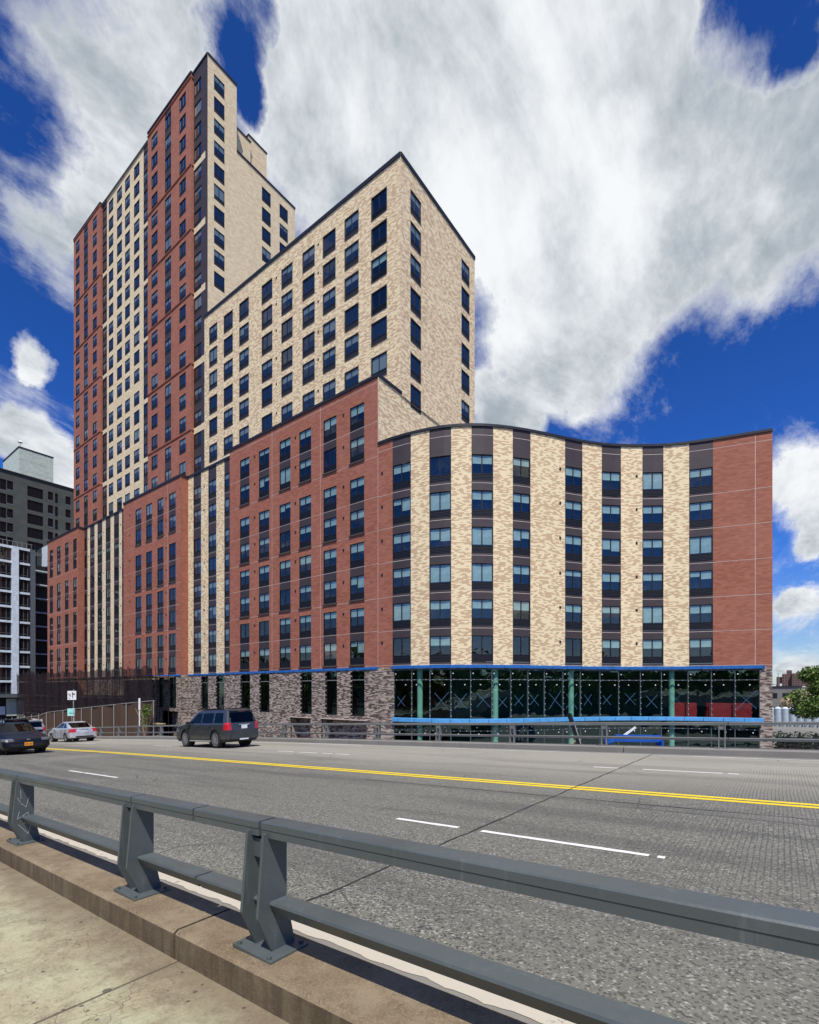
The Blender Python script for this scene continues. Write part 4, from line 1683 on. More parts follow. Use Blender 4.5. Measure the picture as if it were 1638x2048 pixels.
# red wrapped pallets standing inside the shop floor
for k, (u, wid, hh) in enumerate(((28.95, 1.9, 1.55), (31.6, 1.9, 1.5), (33.2, 1.7, 1.4))):
    (x, y), d, n = CV.at(u, -0.95)
    t = thing('wrapped_pallet', ('brightest of the three red-wrapped pallet stacks behind the shop glass', 'middle red-wrapped pallet stack behind the shop glass', 'rightmost red-wrapped pallet stack behind the shop glass, beside the brick pier')[k],
              'pallet', 'red-wrapped pallets', (x, y, -2.74), (0, 0, math.atan2(d[1], d[0])))
    mb = MB()
    z = 0.14
    while z < hh:
        h2 = 0.18
        mb.box((ra.uniform(-.03, .03), 0, z + h2 / 2), (wid + ra.uniform(-.08, .03), 1.1, h2 - 0.015), 'wrap_red')
        z += h2
    mb.build('wrapped_load', t)
    mb = MB()
    for yy in (-0.45, 0, 0.45):
        mb.box((0, yy, 0.05), (wid, 0.1, 0.1), 'wood_pale')
    mb.box((0, 0, 0.12), (wid, 1.1, 0.03), 'wood_pale')
    mb.build('pallet_base', t)

# ------------------------------------------------------------------ neighbouring buildings on the left
def m_neigh(t, tc, b):
    uv = tc.outputs['UV']
    v1, mo = brick_cells(t, uv, 1.6, 1.03)
    n1 = t.noise(uv, 0.4, 4, 0.6)
    c = t.mix(v1, (0.060, 0.066, 0.058), (0.080, 0.086, 0.076))
    return t.mix(t.m('MULTIPLY', mo, 0.3), c, (0.035, 0.036, 0.034))
mat('neighbour_panel', rough=0.8, fn=m_neigh)
mat('pale_green', (0.48, 0.54, 0.47), 0.8)
mat('white_panel', (0.62, 0.70, 0.76), 0.6)
mat('grey_panel', (0.10, 0.115, 0.13), 0.6)
t = thing('apartment_building', 'dark grey-green apartment block with a pale rooftop box at the far left', 'building')
NB = MB()
PA = Path([(-135, 10), (-135, 56)])
wins = [(31.0, 32.85), (33.0, 34.06), (36.64, 39.58), (40.52, 41.52), (41.92, 42.48), (44.03, 45.05), (47, 48.2), (50, 52), (27, 29.5), (22, 25)]
rows = [45.9 - 3.09 * i for i in range(14)]
opa = [(a - 10, b - 10, z - 2.25, z) for a, b in wins for z in rows]
wall(NB, PA, -13, 47.9, lambda u, z: 'neighbour_panel', opa, rev=0.2)
NB.poly([(-150, 10, 47.6), (-135, 10, 47.6), (-135, 56, 47.6), (-150, 56, 47.6)], 'roof_grey')
NB.poly([(-135, 56, -13), (-150, 56, -13), (-150, 56, 47.9), (-135, 56, 47.9)], 'neighbour_panel')
NB.poly([(-150, 56, -13), (-150, 10, -13), (-150, 10, 47.9), (-150, 56, 47.9)], 'neighbour_panel')
NB.poly([(-150, 10, -13), (-135, 10, -13), (-135, 10, 47.9), (-150, 10, 47.9)], 'neighbour_panel')
NB.build('wall', t)
NW = MB()
for a, b, c, d in opa:
    A, B = PA.at(a)[0], PA.at(b)[0]
    x = -135.18
    NW.poly([(x, A[1], c), (x, B[1], c), (x, B[1], d), (x, A[1], d)], 'pane_left')
    n = 4 if b - a > 2.5 else (2 if b - a > 1.4 else 1)
    for i in range(1, n):
        yy = A[1] + (B[1] - A[1]) * i / n
        NW.box((x + 0.04, yy, (c + d) / 2), (0.06, 0.06, d - c), 'frame_dark')
    if 0.9 < b - a < 1.2:
        NW.box((x + 0.1, (A[1] + B[1]) / 2, c + 0.22), (0.12, b - a, 0.3), 'grey_panel')
NW.build('windows', t, kind='stuff')
NC = MB()
NC.box((-134.98, 33, 47.95), (0.4, 46.2, 0.3), 'coping_metal')
NC.build('parapet_coping', t)
NB = MB()
for i in range(3):
    NB.box((-144, 39.2, 49.0 + i * 2.35), (12, 6.6, 2.31), 'pale_green')
NB.box((-144, 39.2, 51.4), (11.9, 6.5, 7.4), 'pale_green')
o = NB.build('roof_bulkhead', t)
NC = MB()
NC.box((-144, 39.2, 55.25), (12.2, 6.8, 0.2), 'coping_metal')
NC.build('coping', o)
NC = MB()
NC.tube([(-138.3, 36.2, 55.3), (-138.3, 36.2, 56.6)], 0.06, 'galvanised', 6)
NC.tube([(-138.3, 36.2, 56.4), (-138.3, 36.2, 56.9)], [0.5, 0.05], 'white_panel', 10)
NC.build('antenna', o)

t = thing('apartment_building', 'apartment block with white floor bands and dark windows at the left edge', 'building')
NB, NW = MB(), MB()
PW = Path([(-127, 14), (-127, 36.0)])
topz = 29.8
for i in range(10):
    z = topz - 3.09 * i
    NB.box((-127.1, 24.4, z - 0.22), (0.5, 21.0, 0.44 if i else 0.5), 'white_panel')
    for (y0, y1) in ((14, 15.6), (15.9, 19.0), (21, 23.6), (24, 27.2), (28.2, 29.9), (30.0, 31.7), (32.96, 34.6)):
        NW.poly([(-127.2, y0, z - 3.1), (-127.2, y1, z - 3.1), (-127.2, y1, z - 0.44), (-127.2, y0, z - 0.44)], 'pane_left')
        NW.box((-127.13, (y0 * 0.45 + y1 * 0.55), z - 1.75), (0.08, 0.09, 2.6), 'grey_panel')
        NW.box((-127.13, (y0 + y1) / 2, z - 2.62), (0.08, y1 - y0, 0.08), 'grey_panel')
        NW.box((-127.13, y1 - 0.04, z - 1.75), (0.08, 0.09, 2.6), 'grey_panel')
for y0, y1 in ((31.78, 32.92), (19.0, 20.9), (27.2, 28.2)):
    NB.box((-126.95, (y0 + y1) / 2, (topz - 0.9) / 2), (0.6, y1 - y0, topz + 0.7), 'white_panel')
NB.box((-127.05, 35.4, (topz - 0.9) / 2), (0.5, 0.85, topz + 0.9), 'grey_panel')
NB.box((-127.1, 34.8, (topz - 2) / 2), (0.3, 0.28, topz + 0.3), 'frame_dark')
NB.box((-131, 24.9, (topz - 1) / 2 - 0.3), (7.4, 21.6, topz + 0.4), 'grey_panel')
NB.box((-127.3, 25, -1.2), (1.2, 21.8, 0.7), 'grey_panel')
NB.build('wall', t)
NW.build('windows', t, kind='stuff')
NC = MB()
NC.box((-131.5, 26, -7.3), (6, 20, 11), 'frame_dark')
for y0, y1, z0, z1 in ((21, 31.0, -5.1, -3.4), (31.2, 32.9, -5.4, -1.8), (33.0, 34.4, -6.4, -2.2)):
    NC.box((-128.2, (y0 + y1) / 2, (z0 + z1) / 2), (0.3, y1 - y0, z1 - z0), 'pale_green' if y0 > 31.1 else 'white_panel')
NC.build('shop_front', t)
NC = MB()
for i in range(13):
    NC.bar((-127, 34.6 + 0.02, 30.0 + 0), (-127, 34.6 + 0.02, 30.01), 0.02, 0.02, 'frame_dark')
for y in [20 + 0.8 * i for i in range(20)]:
    NC.bar((-127.2, y, 29.8), (-127.2, y, 30.9), 0.04, 0.04, 'galvanised')
NC.bar((-127.2, 20, 30.9), (-127.2, 35.4, 30.9), 0.05, 0.05, 'galvanised')
NC.build('roof_railing', t)

t = thing('apartment_building', 'narrow dark balcony wing with thin white slabs, left of the brick building', 'building')
NB, NW = MB(), MB()
NB.box((-136.4, 40.5, 7.5), (6, 8.4, 41), 'frame_dark')
NB.build('wall', t)
NW = MB()
for i in range(12):
    z = 26.6 - 3.09 * i
    NW.box((-132.9, 39.9, z), (1.6, 7.2, 0.22), 'white_panel')
    NW.box((-133.3, 37.5, z + 1.4), (0.08, 0.08, 2.7), 'grey_panel')
    NW.box((-133.3, 40.5, z + 1.4), (0.08, 0.08, 2.7), 'grey_panel')
NW.build('balcony_slabs', t, kind='stuff')
t = thing('penthouse', 'pale stepped rooftop rooms with railings beside the red brick tower', 'building')
for (y0, y1, z0, z1) in ((39.4, 43.6, 28.0, 32.6), (42.6, 46.5, 32.6, 36.0)):
    NB = MB()
    NB.box((-134.5, (y0 + y1) / 2, (z0 + z1) / 2), (5, y1 - y0, z1 - z0), 'white_panel')
    o = NB.build('room', t)
    NC = MB()
    NC.box((-131.96, (y0 + y1) / 2 + 0.4, (z0 + z1) / 2 - 0.2), (0.08, 1.4, 2.2), 'pane_left')
    NC.box((-131.96, (y0 + y1) / 2 - 1.2, (z0 + z1) / 2 - 0.2), (0.08, 0.7, 2.2), 'pane_left')
    NC.build('window', o)
    NC = MB()
    for i in range(9):
        y = y0 + (y1 - y0) * i / 8
        NC.bar((-132.1, y, z1), (-132.1, y, z1 + 1.1), 0.04, 0.04, 'frame_dark')
    NC.bar((-132.1, y0, z1 + 1.1), (-132.1, y1, z1 + 1.1), 0.05, 0.05, 'frame_dark')
    NC.build('railing', o)

# ------------------------------------------------------------------ netted scaffold shed in front of the podium
rs = random.Random(21)
t = thing('scaffold_shed', 'black-netted scaffold shed wrapped round the foot of the brick building, behind the brown fence', 'scaffold')
def netrun(x0, x1, y, zlo, zhi, amp, name, mt='net_black', base=None):
    mb = MB()
    n = int(abs(x1 - x0) / 0.5)
    prev = None
    for i in range(n + 1):
        x = x0 + (x1 - x0) * i / n
        sag = amp * abs(math.sin((x + 119) * math.pi / 2.4)) + rs.uniform(-0.05, 0.05)
        ztop = zhi - sag
        yy = y + 0.10 * math.sin(i * 0.9) + rs.uniform(-0.03, 0.03)
        cur = (x, yy, ztop)
        if prev:
            k = 5
            for j in range(k):
                a0, a1 = j / k, (j + 1) / k
                def L(p, a):
                    return (p[0], p[1] + 0.12 * math.sin(p[0] * 1.7 + a * 5), zlo + (p[2] - zlo) * a)
                mb.poly([L(prev, a0), L(cur, a0), L(cur, a1), L(prev, a1)], mt)
        prev = cur
    return mb.build(name, t, smooth=True)
netrun(-119, -64.4, 30.6, -13, 3.35, 0.55, 'netting')
netrun(-126, -119, 33.5, -13, 3.9, 0.3, 'netting')
poles, led, planks = MB(), MB(), MB()
x = -119.0
i = 0
while x < -63.5:
    for y in (30.75, 32.4):
        poles.bar((x, y, zg(x, 0)), (x, y, 3.1 + rs.uniform(-0.25, 0.0)), 0.06, 0.06, 'plastic_black')
    if i % 2 == 0:
        for zb in (-8, -4.5, -1.2):
            led.bar((x, 30.8, zb), (x + 2.4, 30.8, zb + 2.9), 0.05, 0.05, 'steel_grey')
    x += 2.4
    i += 1
for z in (-8.0, -4.6, -1.3, 1.9):
    led.bar((-119, 30.7, z), (-64.4, 30.7, z), 0.07, 0.07, 'plastic_black')
for z in (-4.4, -1.1):
    x = -118
    while x < -66:
        L = rs.uniform(1.5, 4.5)
        if rs.random() < 0.35:
            planks.box((x + L / 2, 31.5, z), (L, 1.1, 0.10), rs.choice(['wood_pale', 'galvanised', 'wood_dark']))
        x += L + 0.5
planks.box((-91.7, 32.2, 1.75), (54.5, 2.7, 0.16), 'wood_dark')
planks.box((-100, 32.0, -2.9), (38, 1.6, 0.12), 'wood_dark')
poles.build('standards', t, kind='stuff')
led.build('ledgers', t)
planks.build('planks', t)

# brown screened construction fence at the viaduct edge
t = thing('construction_fence', 'tall brown mesh-screened construction fence beside the far kerb, below the scaffold shed', 'fence')
YF = 20.3
mb = MB()
n = 170
def ftop(x):
    return zr(x, 20) + 2.78 + (0.25 if x > -70 else 0.0)
prev = None
for i in range(n + 1):
    x = -122 + (122 - 42.2) * i / n
    yy = YF + 0.05 * math.sin(i * 0.8) + rs.uniform(-0.02, 0.02)
    if prev:
        for j in range(3):
            a0, a1 = j / 3, (j + 1) / 3
            f = lambda p, a: (p[0], p[1], zr(p[0], 20) + 0.05 + (ftop(p[0]) - zr(p[0], 20) - 0.05) * a)
            mb.poly([f(prev, a0), f((x, yy), a0), f((x, yy), a1), f(prev, a1)], 'net_brown')
    prev = (x, yy)
mb.build('mesh_screen', t, smooth=True)
pm = MB()
pm.tube([(0, 0, 0), (0, 0, 3.0)], 0.035, 'galvanised', 6)
pme = pm.build('post', mesh=True)
x = -42.3
while x > -122:
    o = obj('post', pme, t)
    o.location = (x, YF - 0.10, zr(x, 20) + 0.02)
    x -= 2.55
mb = MB()
for i in range(40):
    a, b = -122 + 2 * i, -120 + 2 * i
    mb.bar((a, YF - 0.02, ftop(a)), (min(b, -42.3), YF - 0.02, ftop(min(b, -42.3))), 0.05, 0.05, 'galvanised')
mb.build('top_pipe', t)
# dirty pale board hung on the fence, and the bucket-shaped pale boards near the sign
t = thing('notice_board', 'long faded pink-white board hanging on the brown fence above the black car', 'board')
mb = MB()
mb.box((-70.6, YF - 0.16, zr(-70, 20) + 1.95), (3.3, 0.05, 0.72), 'plate_white')
mb.build('panel', t)
mb = MB()
for x in (-72.1, -69.2):
    mb.bar((x, YF - 0.12, zr(-70, 20) + 1.5), (x, YF - 0.12, zr(-70, 20) + 2.4), 0.06, 0.05, 'wood_pale')
mb.build('batten', t)

# signs on the far side
def sign_pole(x, y, ztop, zbase):
    mb = MB()
    mb.tube([(x, y, zbase), (x, y, ztop)], 0.035, 'galvanised', 8)
    return mb
xs_, ys_ = -50.55, 17.05
zb_ = zr(xs_, 16.7) + 0.2
face = Matrix.Rotation(R(0), 3, 'Z')
t = thing('road_sign', 'square white sign with black scribbled symbols on a thin pole, above the silver car', 'sign')
sign_pole(xs_, ys_ + 0.05, 0.05, zb_).build('pole', t)
mb = MB()
# plate faces down the road towards the camera
sd = Vector((0.80, -0.60, 0)).normalized()       # facing direction
ex = Vector((-sd.y, sd.x, 0))
def SP(u, v_, dpt=0.0, c=(xs_, ys_ - 0.08, -0.48)):
    return Vector(c) + ex * u + Vector((0, 0, v_)) + sd * dpt
def splate(mb, u0, u1, v0, v1, mt, c):
    P_ = [SP(u0, v0, 0, c), SP(u1, v0, 0, c), SP(u1, v1, 0, c), SP(u0, v1, 0, c)]
    B_ = [SP(u0, v0, -0.02, c), SP(u1, v0, -0.02, c), SP(u1, v1, -0.02, c), SP(u0, v1, -0.02, c)]
    mb.poly(P_, mt)
    mb.poly(B_[::-1], mt)
    for i in range(4):
        mb.poly([B_[i], B_[(i + 1) % 4], P_[(i + 1) % 4], P_[i]], mt)
splate(mb, -0.34, 0.34, -0.40, 0.40, 'white_paint', (xs_, ys_ - 0.08, -0.48))
mb.build('plate', t)
mb = MB()
c = (xs_, ys_ - 0.08, -0.48)
def stroke(pts, w_, c=c):
    for (a, b), (p, q) in zip(pts, pts[1:]):
        d = Vector((p - a, q - b)).normalized()
        nx, nz = -d.y * w_ / 2, d.x * w_ / 2
        mb.poly([SP(a - nx, b - nz, 0.006, c), SP(p - nx, q - nz, 0.006, c), SP(p + nx, q + nz, 0.006, c), SP(a + nx, b + nz, 0.006, c)], 'ink')
stroke([(-0.25, 0.13), (-0.18, 0.06), (-0.13, 0.0), (-0.11, -0.1)], 0.07)
stroke([(0.06, -0.26), (0.07, 0.0), (0.05, 0.14)], 0.05)
stroke([(0.07, 0.02), (0.14, 0.08)], 0.04)
for (u, v_) in ((0.06, 0.20), (0.18, 0.12)):
    mb.poly([SP(u + 0.055 * math.cos(a), v_ + 0.075 * math.sin(a), 0.008, c) for a in [k * math.pi / 5 for k in range(10)]], 'ink')
stroke([(-0.25, -0.28), (-0.15, -0.30)], 0.04)
mb.build('symbol', t)
t = thing('road_sign', 'pale turquoise square sign on a pole just above the roof of the silver car', 'sign')
c = (xs_ + 0.02, ys_ - 0.14, -1.98)
sign_pole(xs_ + 0.32, ys_ - 0.02, -1.7, zb_).build('pole', t)
mb = MB()
splate(mb, -0.29, 0.29, -0.33, 0.33, 'teal_sign', c)
mb.build('plate', t)
mb = MB()
for u0, u1, v_ in ((-0.22, 0.22, -0.27), (-0.22, 0.22, 0.27)):
    P_ = [SP(u0, v_ - 0.03, 0.006, c), SP(u1, v_ - 0.03, 0.006, c), SP(u1, v_ + 0.03, 0.006, c), SP(u0, v_ + 0.03, 0.006, c)]
    mb.poly(P_, 'white_paint')
stroke([(-0.15, -0.05), (-0.05, -0.12), (0.02, -0.06), (0.1, -0.14), (0.2, -0.08)], 0.03, c)
mb.build('lettering', t)
xp = -38.6
t = thing('marker_pole', 'slender white pole rising from the far kerb left of the grey SUV', 'pole')
mb = MB()
mb.tube([(xp, 17.4, zr(xp, 17) + 0.0), (xp, 17.4, -1.5)], 0.045, 'white_paint', 8)
mb.tube([(xp, 17.4, -1.5), (xp, 17.4, -0.62)], 0.075, 'white_paint', 8)
mb.build('tube', t)

# ------------------------------------------------------------------ things on the street in front of the curve
# blue boom lift
bx_, by_ = -8.6, 38.6
gz_ = -6.98
lift = thing('boom_lift', 'blue boom lift parked in front of the shop glass', 'lift', None, (bx_, by_, gz_), (0, 0, R(28)))
lift.scale = (1.13, 1.13, 1.13)
def part(name, parent, f):
    mb = MB()
    f(mb)
    return mb.build(name, parent)
part('chassis', lift, lambda mb: (mb.box((0, 0, 0.75), (2.6, 1.7, 0.5), 'blue_machine'), mb.box((0.2, 0, 1.3), (2.2, 1.5, 0.5), 'steel_grey')))
part('counterweight', lift, lambda mb: (mb.box((0.9, 0, 1.95), (1.5, 1.5, 0.7), 'blue_machine'), mb.box((1.62, 0, 2.2), (0.12, 1.2, 1.5), 'blue_machine')))
part('boom', lift, lambda mb: (mb.bar((1.7, 0, 3.05), (-1.1, 0, 3.05), 0.42, 0.42, 'blue_machine'), mb.bar((-1.0, 0, 3.05), (-1.75, 0, 2.8), 0.34, 0.34, 'blue_machine')))
part('jib', lift, lambda mb: (mb.bar((-1.5, 0, 2.8), (-2.1, 0, 1.3), 0.22, 0.22, 'blue_machine'), mb.bar((-0.6, 0.3, 3.1), (0.25, 0.3, 3.75), 0.14, 0.12, 'white_paint')))
part('basket', lift, lambda mb: [mb.bar(a, b, 0.04, 0.04, 'galvanised') for a, b in (((-1.9, -.5, 1.3), (-1.9, -.5, 2.3)), ((-1.3, -.5, 1.3), (-1.3, -.5, 2.3)), ((-1.9, -.5, 2.3), (-1.3, -.5, 2.3)), ((-1.9, -.5, 1.3), (-1.3, -.5, 1.3)), ((-1.9, .5, 2.3), (-1.3, .5, 2.3)), ((-1.9, -.5, 1.8), (-1.3, -.5, 1.8)))])
for sx in (-0.9, 0.9):
    for sy in (-0.85, 0.85):
        part('wheel', lift, lambda mb: mb.tube([(sx, sy - 0.14, 0.45), (sx, sy + 0.14, 0.45)], 0.45, 'black_rubber', 16))
# black telehandler mast
fork = thing('forklift', 'black forklift with a raised leaning mast, left of the blue lift', 'forklift', None, (-11.9, 37.2, gz_), (0, 0, R(35)))
part('mast', fork, lambda mb: [mb.bar((-0.9 + dy * 0, dy, 5.2), (0.5, dy, 0.9), 0.14, 0.16, 'plastic_black') for dy in (-0.3, 0.3)] + [mb.bar((-0.9, -0.3, 5.1), (-0.9, 0.3, 5.1), 0.12, 0.3, 'plastic_black'), mb.bar((-0.65, -0.38, 4.6), (0.35, -0.38, 1.35), 0.05, 0.06, 'galvanised')])
part('body', fork, lambda mb: (mb.box((0.5, 0, 0.9), (2.2, 1.1, 0.8), 'plastic_black'), mb.box((1.0, 0, 1.6), (0.9, 1.0, 0.7), 'plastic_black')))
part('cab_frame', fork, lambda mb: [mb.bar((x, y, 1.3), (x, y, 2.6), 0.07, 0.07, 'plastic_black') for x in (0, 1.0) for y in (-0.5, 0.5)] + [mb.box((0.5, 0, 2.65), (1.2, 1.15, 0.08), 'plastic_black')])
for sx in (-0.2, 1.2):
    for sy in (-0.6, 0.6):
        part('wheel', fork, lambda mb: mb.tube([(sx, sy - 0.12, 0.38), (sx, sy + 0.12, 0.38)], 0.38, 'black_rubber', 14))
# pile of boards / ladder against the glass
t = thing('ladder', 'pale timber ladder leaning in front of the shop glass, left of the forklift', 'ladder', None, (-14.2, 38.0, -7))
mb = MB()
for off_ in (0, 0.4):
    mb.bar((-0.6 + off_ * 0.8, off_ * 0.6, 0), (1.3 + off_ * 0.8, 1.0 + off_ * 0.6, 3.1), 0.06, 0.08, 'wood_pale')
for k in range(8):
    f = (k + 0.5) / 8
    mb.bar((-0.6 + 1.9 * f, f, 3.1 * f), (-0.6 + 1.9 * f + 0.32, f + 0.24, 3.1 * f), 0.04, 0.04, 'wood_pale')
mb.build('rails_and_rungs', t)
# blue covered things below the left windows
for k, (x, y, s_) in enumerate(((-38.3 - 13, 32.2, 1.5), (-55.5, 32.0, 1.2))):
    t = thing('tarpaulin_heap', ('wide', 'small')[k] + ' blue tarpaulin heap at the foot of the grey brick wall behind the grey SUV', 'tarpaulin', None, (x, y, zg(x, 0)))
    mb = MB()
    for j in range(7):
        mb.box((rs.uniform(-s_, s_), rs.uniform(-0.4, 0.4), 2.2 + rs.uniform(-0.3, 0.5)), (rs.uniform(0.8, 1.5), 0.9, rs.uniform(3.2, 4.6)), 'blue_machine', Matrix.Rotation(rs.uniform(-0.5, 0.5), 3, 'Z'))
    mb.build('cover', t)
# white block by the corner, dark security fence
t = thing('concrete_block', 'white concrete block on the pavement right of the brick corner pier', 'block', None, (-0.05, 58.5, -6.86))
mb = MB()
mb.box((0, 0, 0.45), (1.1, 0.8, 0.9), 'white_paint')
mb.box((0, 0, 0.93), (1.0, 0.7, 0.08), 'white_paint')
mb.build('block', t)
t = thing('steel_fence', 'dark steel picket fence with gates on the street right of the curved building', 'fence')
mb = MB()
for i in range(46):
    x = -0.2 + i * 0.28
    mb.bar((x, 66.5 + i * 0.05, -7), (x, 66.5 + i * 0.05, -4.7), 0.05, 0.05, 'plastic_black')
mb.build('pickets', t)
for z in (-5.1, -5.9, -6.6):
    part('rail', t, lambda mb: mb.bar((-0.3, 66.4, z), (12.6, 68.7, z), 0.06, 0.10, 'plastic_black'))
for x in (1.6, 2.9):
    part('gate_post', t, lambda mb: mb.bar((x, 64.3, -7), (x, 64.3, -4.4), 0.22, 0.22, 'plastic_black'))
part('screen', t, lambda mb: mb.poly([(-0.3, 68.3, -7), (12.6, 70.4, -7), (12.6, 70.4, -5.2), (-0.3, 68.3, -5.2)], 'net_black'))

# steel silos
proto_s = None
for k in range(9):
    lab = 'cylindrical pale blue-grey steel silo, %s in the row right of the brick pier' % ('first', 'second', 'third', 'fourth', 'fifth', 'sixth', 'seventh', 'eighth', 'ninth')[k]
    t = thing('steel_silo', lab, 'silo', 'steel silos right of the building', (-1.45 + k * 1.12, 118.0 + k * 0.2, -7))
    if proto_s is None:
        mb = MB()
        mb.tube([(0, 0, 0), (0, 0, 3.45)], 0.53, 'silo_steel', 22)
        a_ = mb.build('shell', mesh=True)
        mb = MB()
        mb.tube([(0, 0, 3.45), (0, 0, 3.75)], [0.55, 0.25], 'white_panel', 22)
        b_ = mb.build('cap', mesh=True)
        mb = MB()
        mb.box((0.35, -0.6, 0.3), (0.18, 0.12, 0.4), 'ink')
        c_ = mb.build('hatch', mesh=True)
        proto_s = (a_, b_, c_)
    for q, nm in zip(proto_s, ('shell', 'cap', 'hatch')):
        obj(nm, q, t)
# warehouse pieces
def m_ware(t, tc, b):
    v1, mo = brick_cells(t, tc.outputs['UV'], 4.0, 1.2)
    n1 = t.noise(tc.outputs['UV'], 0.8, 5, 0.7)
    return t.mix(t.m('MULTIPLY', mo, 0.5), t.mix(n1, (0.16, 0.155, 0.14), (0.27, 0.255, 0.23)), (0.08, 0.08, 0.07))
mat('warehouse_wall', rough=0.85, fn=m_ware)
def simple_building(name, label, x0, x1, y0, y1, z0, z1, mt, rows_=0, wm='pane_left', wd=1.2, gap=3.0, parapet='coping_metal'):
    t = thing(name, label, 'building')
    mb = MB()
    mb.box(((x0 + x1) / 2, (y0 + y1) / 2, (z0 + z1) / 2), (x1 - x0, y1 - y0, z1 - z0), mt)
    mb.build('wall', t)
    mb = MB()
    mb.box(((x0 + x1) / 2, (y0 + y1) / 2, z1 + 0.15), (x1 - x0 + 0.5, y1 - y0 + 0.5, 0.3), parapet)
    mb.build('parapet', t)
    if rows_:
        mb = MB()
        for r_ in range(rows_):
            z = z1 - (r_ + 0.6) * (z1 - z0) / rows_
            x = x0 + gap * 0.5
            while x < x1 - wd:
                mb.box((x + wd / 2, y0 - 0.03, z), (wd, 0.1, 1.4), wm)
                x += gap
        mb.build('windows', t, kind='stuff')
    return t
t = simple_building('warehouse', 'low grey concrete warehouse beyond the silos, right of the curved building', -6, 4.6, 172, 196, -7, 0.8, 'warehouse_wall', 2, 'frame_dark', 3.2, 4.4)
part('roof_tank', t, lambda mb: (mb.tube([(-1.6, 173, 0.9), (-1.6, 173, 1.5)], 0.7, 'white_paint', 14), mb.box((0.2, 174, 1.3), (0.5, 0.5, 1.0), 'white_paint')))
simple_building('warehouse', 'cream sunlit warehouse end partly hidden by the green tree at the right edge', 4.9, 14, 188, 205, -7, 0.9, 'cream_brick', 1, 'white_panel', 1.5, 3.0, 'white_paint')
t = thing('mixer_drum', 'round tan mixer drum machine above the silos, right of the brick pier', 'machine', None, (1.0, 150, -7))
part('drum', t, lambda mb: (mb.tube([(-0.9, 0, 3.9), (-0.2, 0, 4.0), (0.9, 0.4, 4.1), (1.3, 0.5, 4.1)], [0.5, 1.25, 1.25, 0.6], 'wood_pale', 18), mb.tube([(-0.3, -0.06, 4.0), (-0.1, 0, 4.0)], 1.3, 'wood_dark', 18)))
part('frame', t, lambda mb: [mb.bar((x, 0, 0), (x, 0, 3.4), 0.2, 0.2, 'frame_dark') for x in (-1, 0, 1.2)] + [mb.bar((1.2, 0, 3), (4.5, 0, 0.5), 0.25, 0.2, 'galvanised')])
# far brown residential towers
def towers(label, X, Y, parts_):
    t = thing('residential_tower', label, 'building')
    for (x0, x1, h_, dy) in parts_:
        mb = MB()
        mb.box((X + (x0 + x1) / 2, Y + dy, h_ / 2 - 5), (x1 - x0, 12, h_ + 10), 'far_brick')
        o = mb.build('wing', t)
        mb = MB()
        x = X + x0 + 1.2
        while x < X + x1 - 1:
            z = h_ - 2.4
            while z > 0:
                mb.box((x, Y + dy - 6.02, z), (1.0, 0.2, 1.3), 'frame_dark')
                z -= 2.9
            x += 2.6
        mb.build('windows', o, kind='stuff')
def m_far(t, tc, b):
    n1 = t.noise(tc.outputs['Object'], 0.1, 3, 0.5)
    return t.mix(n1, (0.13, 0.075, 0.062), (0.19, 0.115, 0.095))
mat('far_brick', rough=0.9, fn=m_far)
towers('stepped brown brick housing block on the horizon above the warehouse', 11, 755, [(-14.5, -9, 16, 2), (-9, -3.5, 19.5, 0), (-4.5, 0.5, 24, 4), (0.5, 9, 20, 0), (9, 16, 16.5, 3)])
towers('brown brick housing block on the horizon behind the green tree', 40, 780, [(-19, -12, 18, 2), (-12, -7, 22.5, 0), (-7, 6, 21, 4), (6, 26, 22, 1)])
t = thing('radio_mast', 'thin grey mast on the horizon right of the brick corner', 'mast', None, (-1.0, 420, -7))
part('pole', t, lambda mb: (mb.tube([(0, 0, 0), (0, 0, 18.5)], [0.35, 0.15], 'steel_grey', 6), mb.box((0, 0, 18.3), (1.0, 0.3, 0.3), 'steel_grey')))

# ------------------------------------------------------------------ trees
def leaf_cloud(mb, centres, n, size, r_, mt):
    for _ in range(n):
        c, rad = r_.choice(centres)
        while True:
            p = Vector((r_.uniform(-1, 1), r_.uniform(-1, 1), r_.uniform(-1, 1)))
            if 0.25 < p.length < 1:
                break
        p = Vector(c) + Vector((p.x * rad[0], p.y * rad[1], p.z * rad[2]))
        s_ = size * r_.uniform(0.6, 1.3)
        q = Vector((r_.gauss(0, 1), r_.gauss(0, 1), r_.gauss(0, 1))).normalized()
        a = q.orthogonal().normalized() * s_
        b = q.cross(a.normalized()) * s_ * 0.55
        mb.poly([p - a, p - b * 0.9, p + a, p + b], mt)


def tree(label, loc, h_, spread, seed, n, size, mt='leaf', group=None, name='leafy_tree'):
    r_ = random.Random(seed)
    t = thing(name, label, 'tree', group, loc)
    tr = MB()
    tr.tube([(0, 0, 0), (0.1, 0.05, h_ * 0.25), (0.05, 0.1, h_ * 0.5), (0.1, 0, h_ * 0.8)], [0.2, 0.16, 0.11, 0.03], 'bark', 8)
    cs = []
    for k in range(20):
        a = k * 2.4 + r_.random()
        z = h_ * r_.uniform(0.42, 0.95)
        rr_ = spread * r_.uniform(0.25, 0.8) * (1.15 - 0.6 * abs(z / h_ - 0.6))
        c = (math.cos(a) * rr_, math.sin(a) * rr_, z)
        s_ = spread * r_.uniform(0.28, 0.42)
        cs.append((c, (s_, s_, s_ * 0.62)))
        tr.tube([(0.05, 0.05, h_ * r_.uniform(0.25, 0.5)), (c[0] * 0.5, c[1] * 0.5, (z + h_ * 0.35) / 2), c], [0.08, 0.05, 0.015], 'bark', 5)
    tr.build('trunk', t)
    cr = MB()
    leaf_cloud(cr, cs, n, size, r_, mt)
    cr.build('crown', t)
    return t


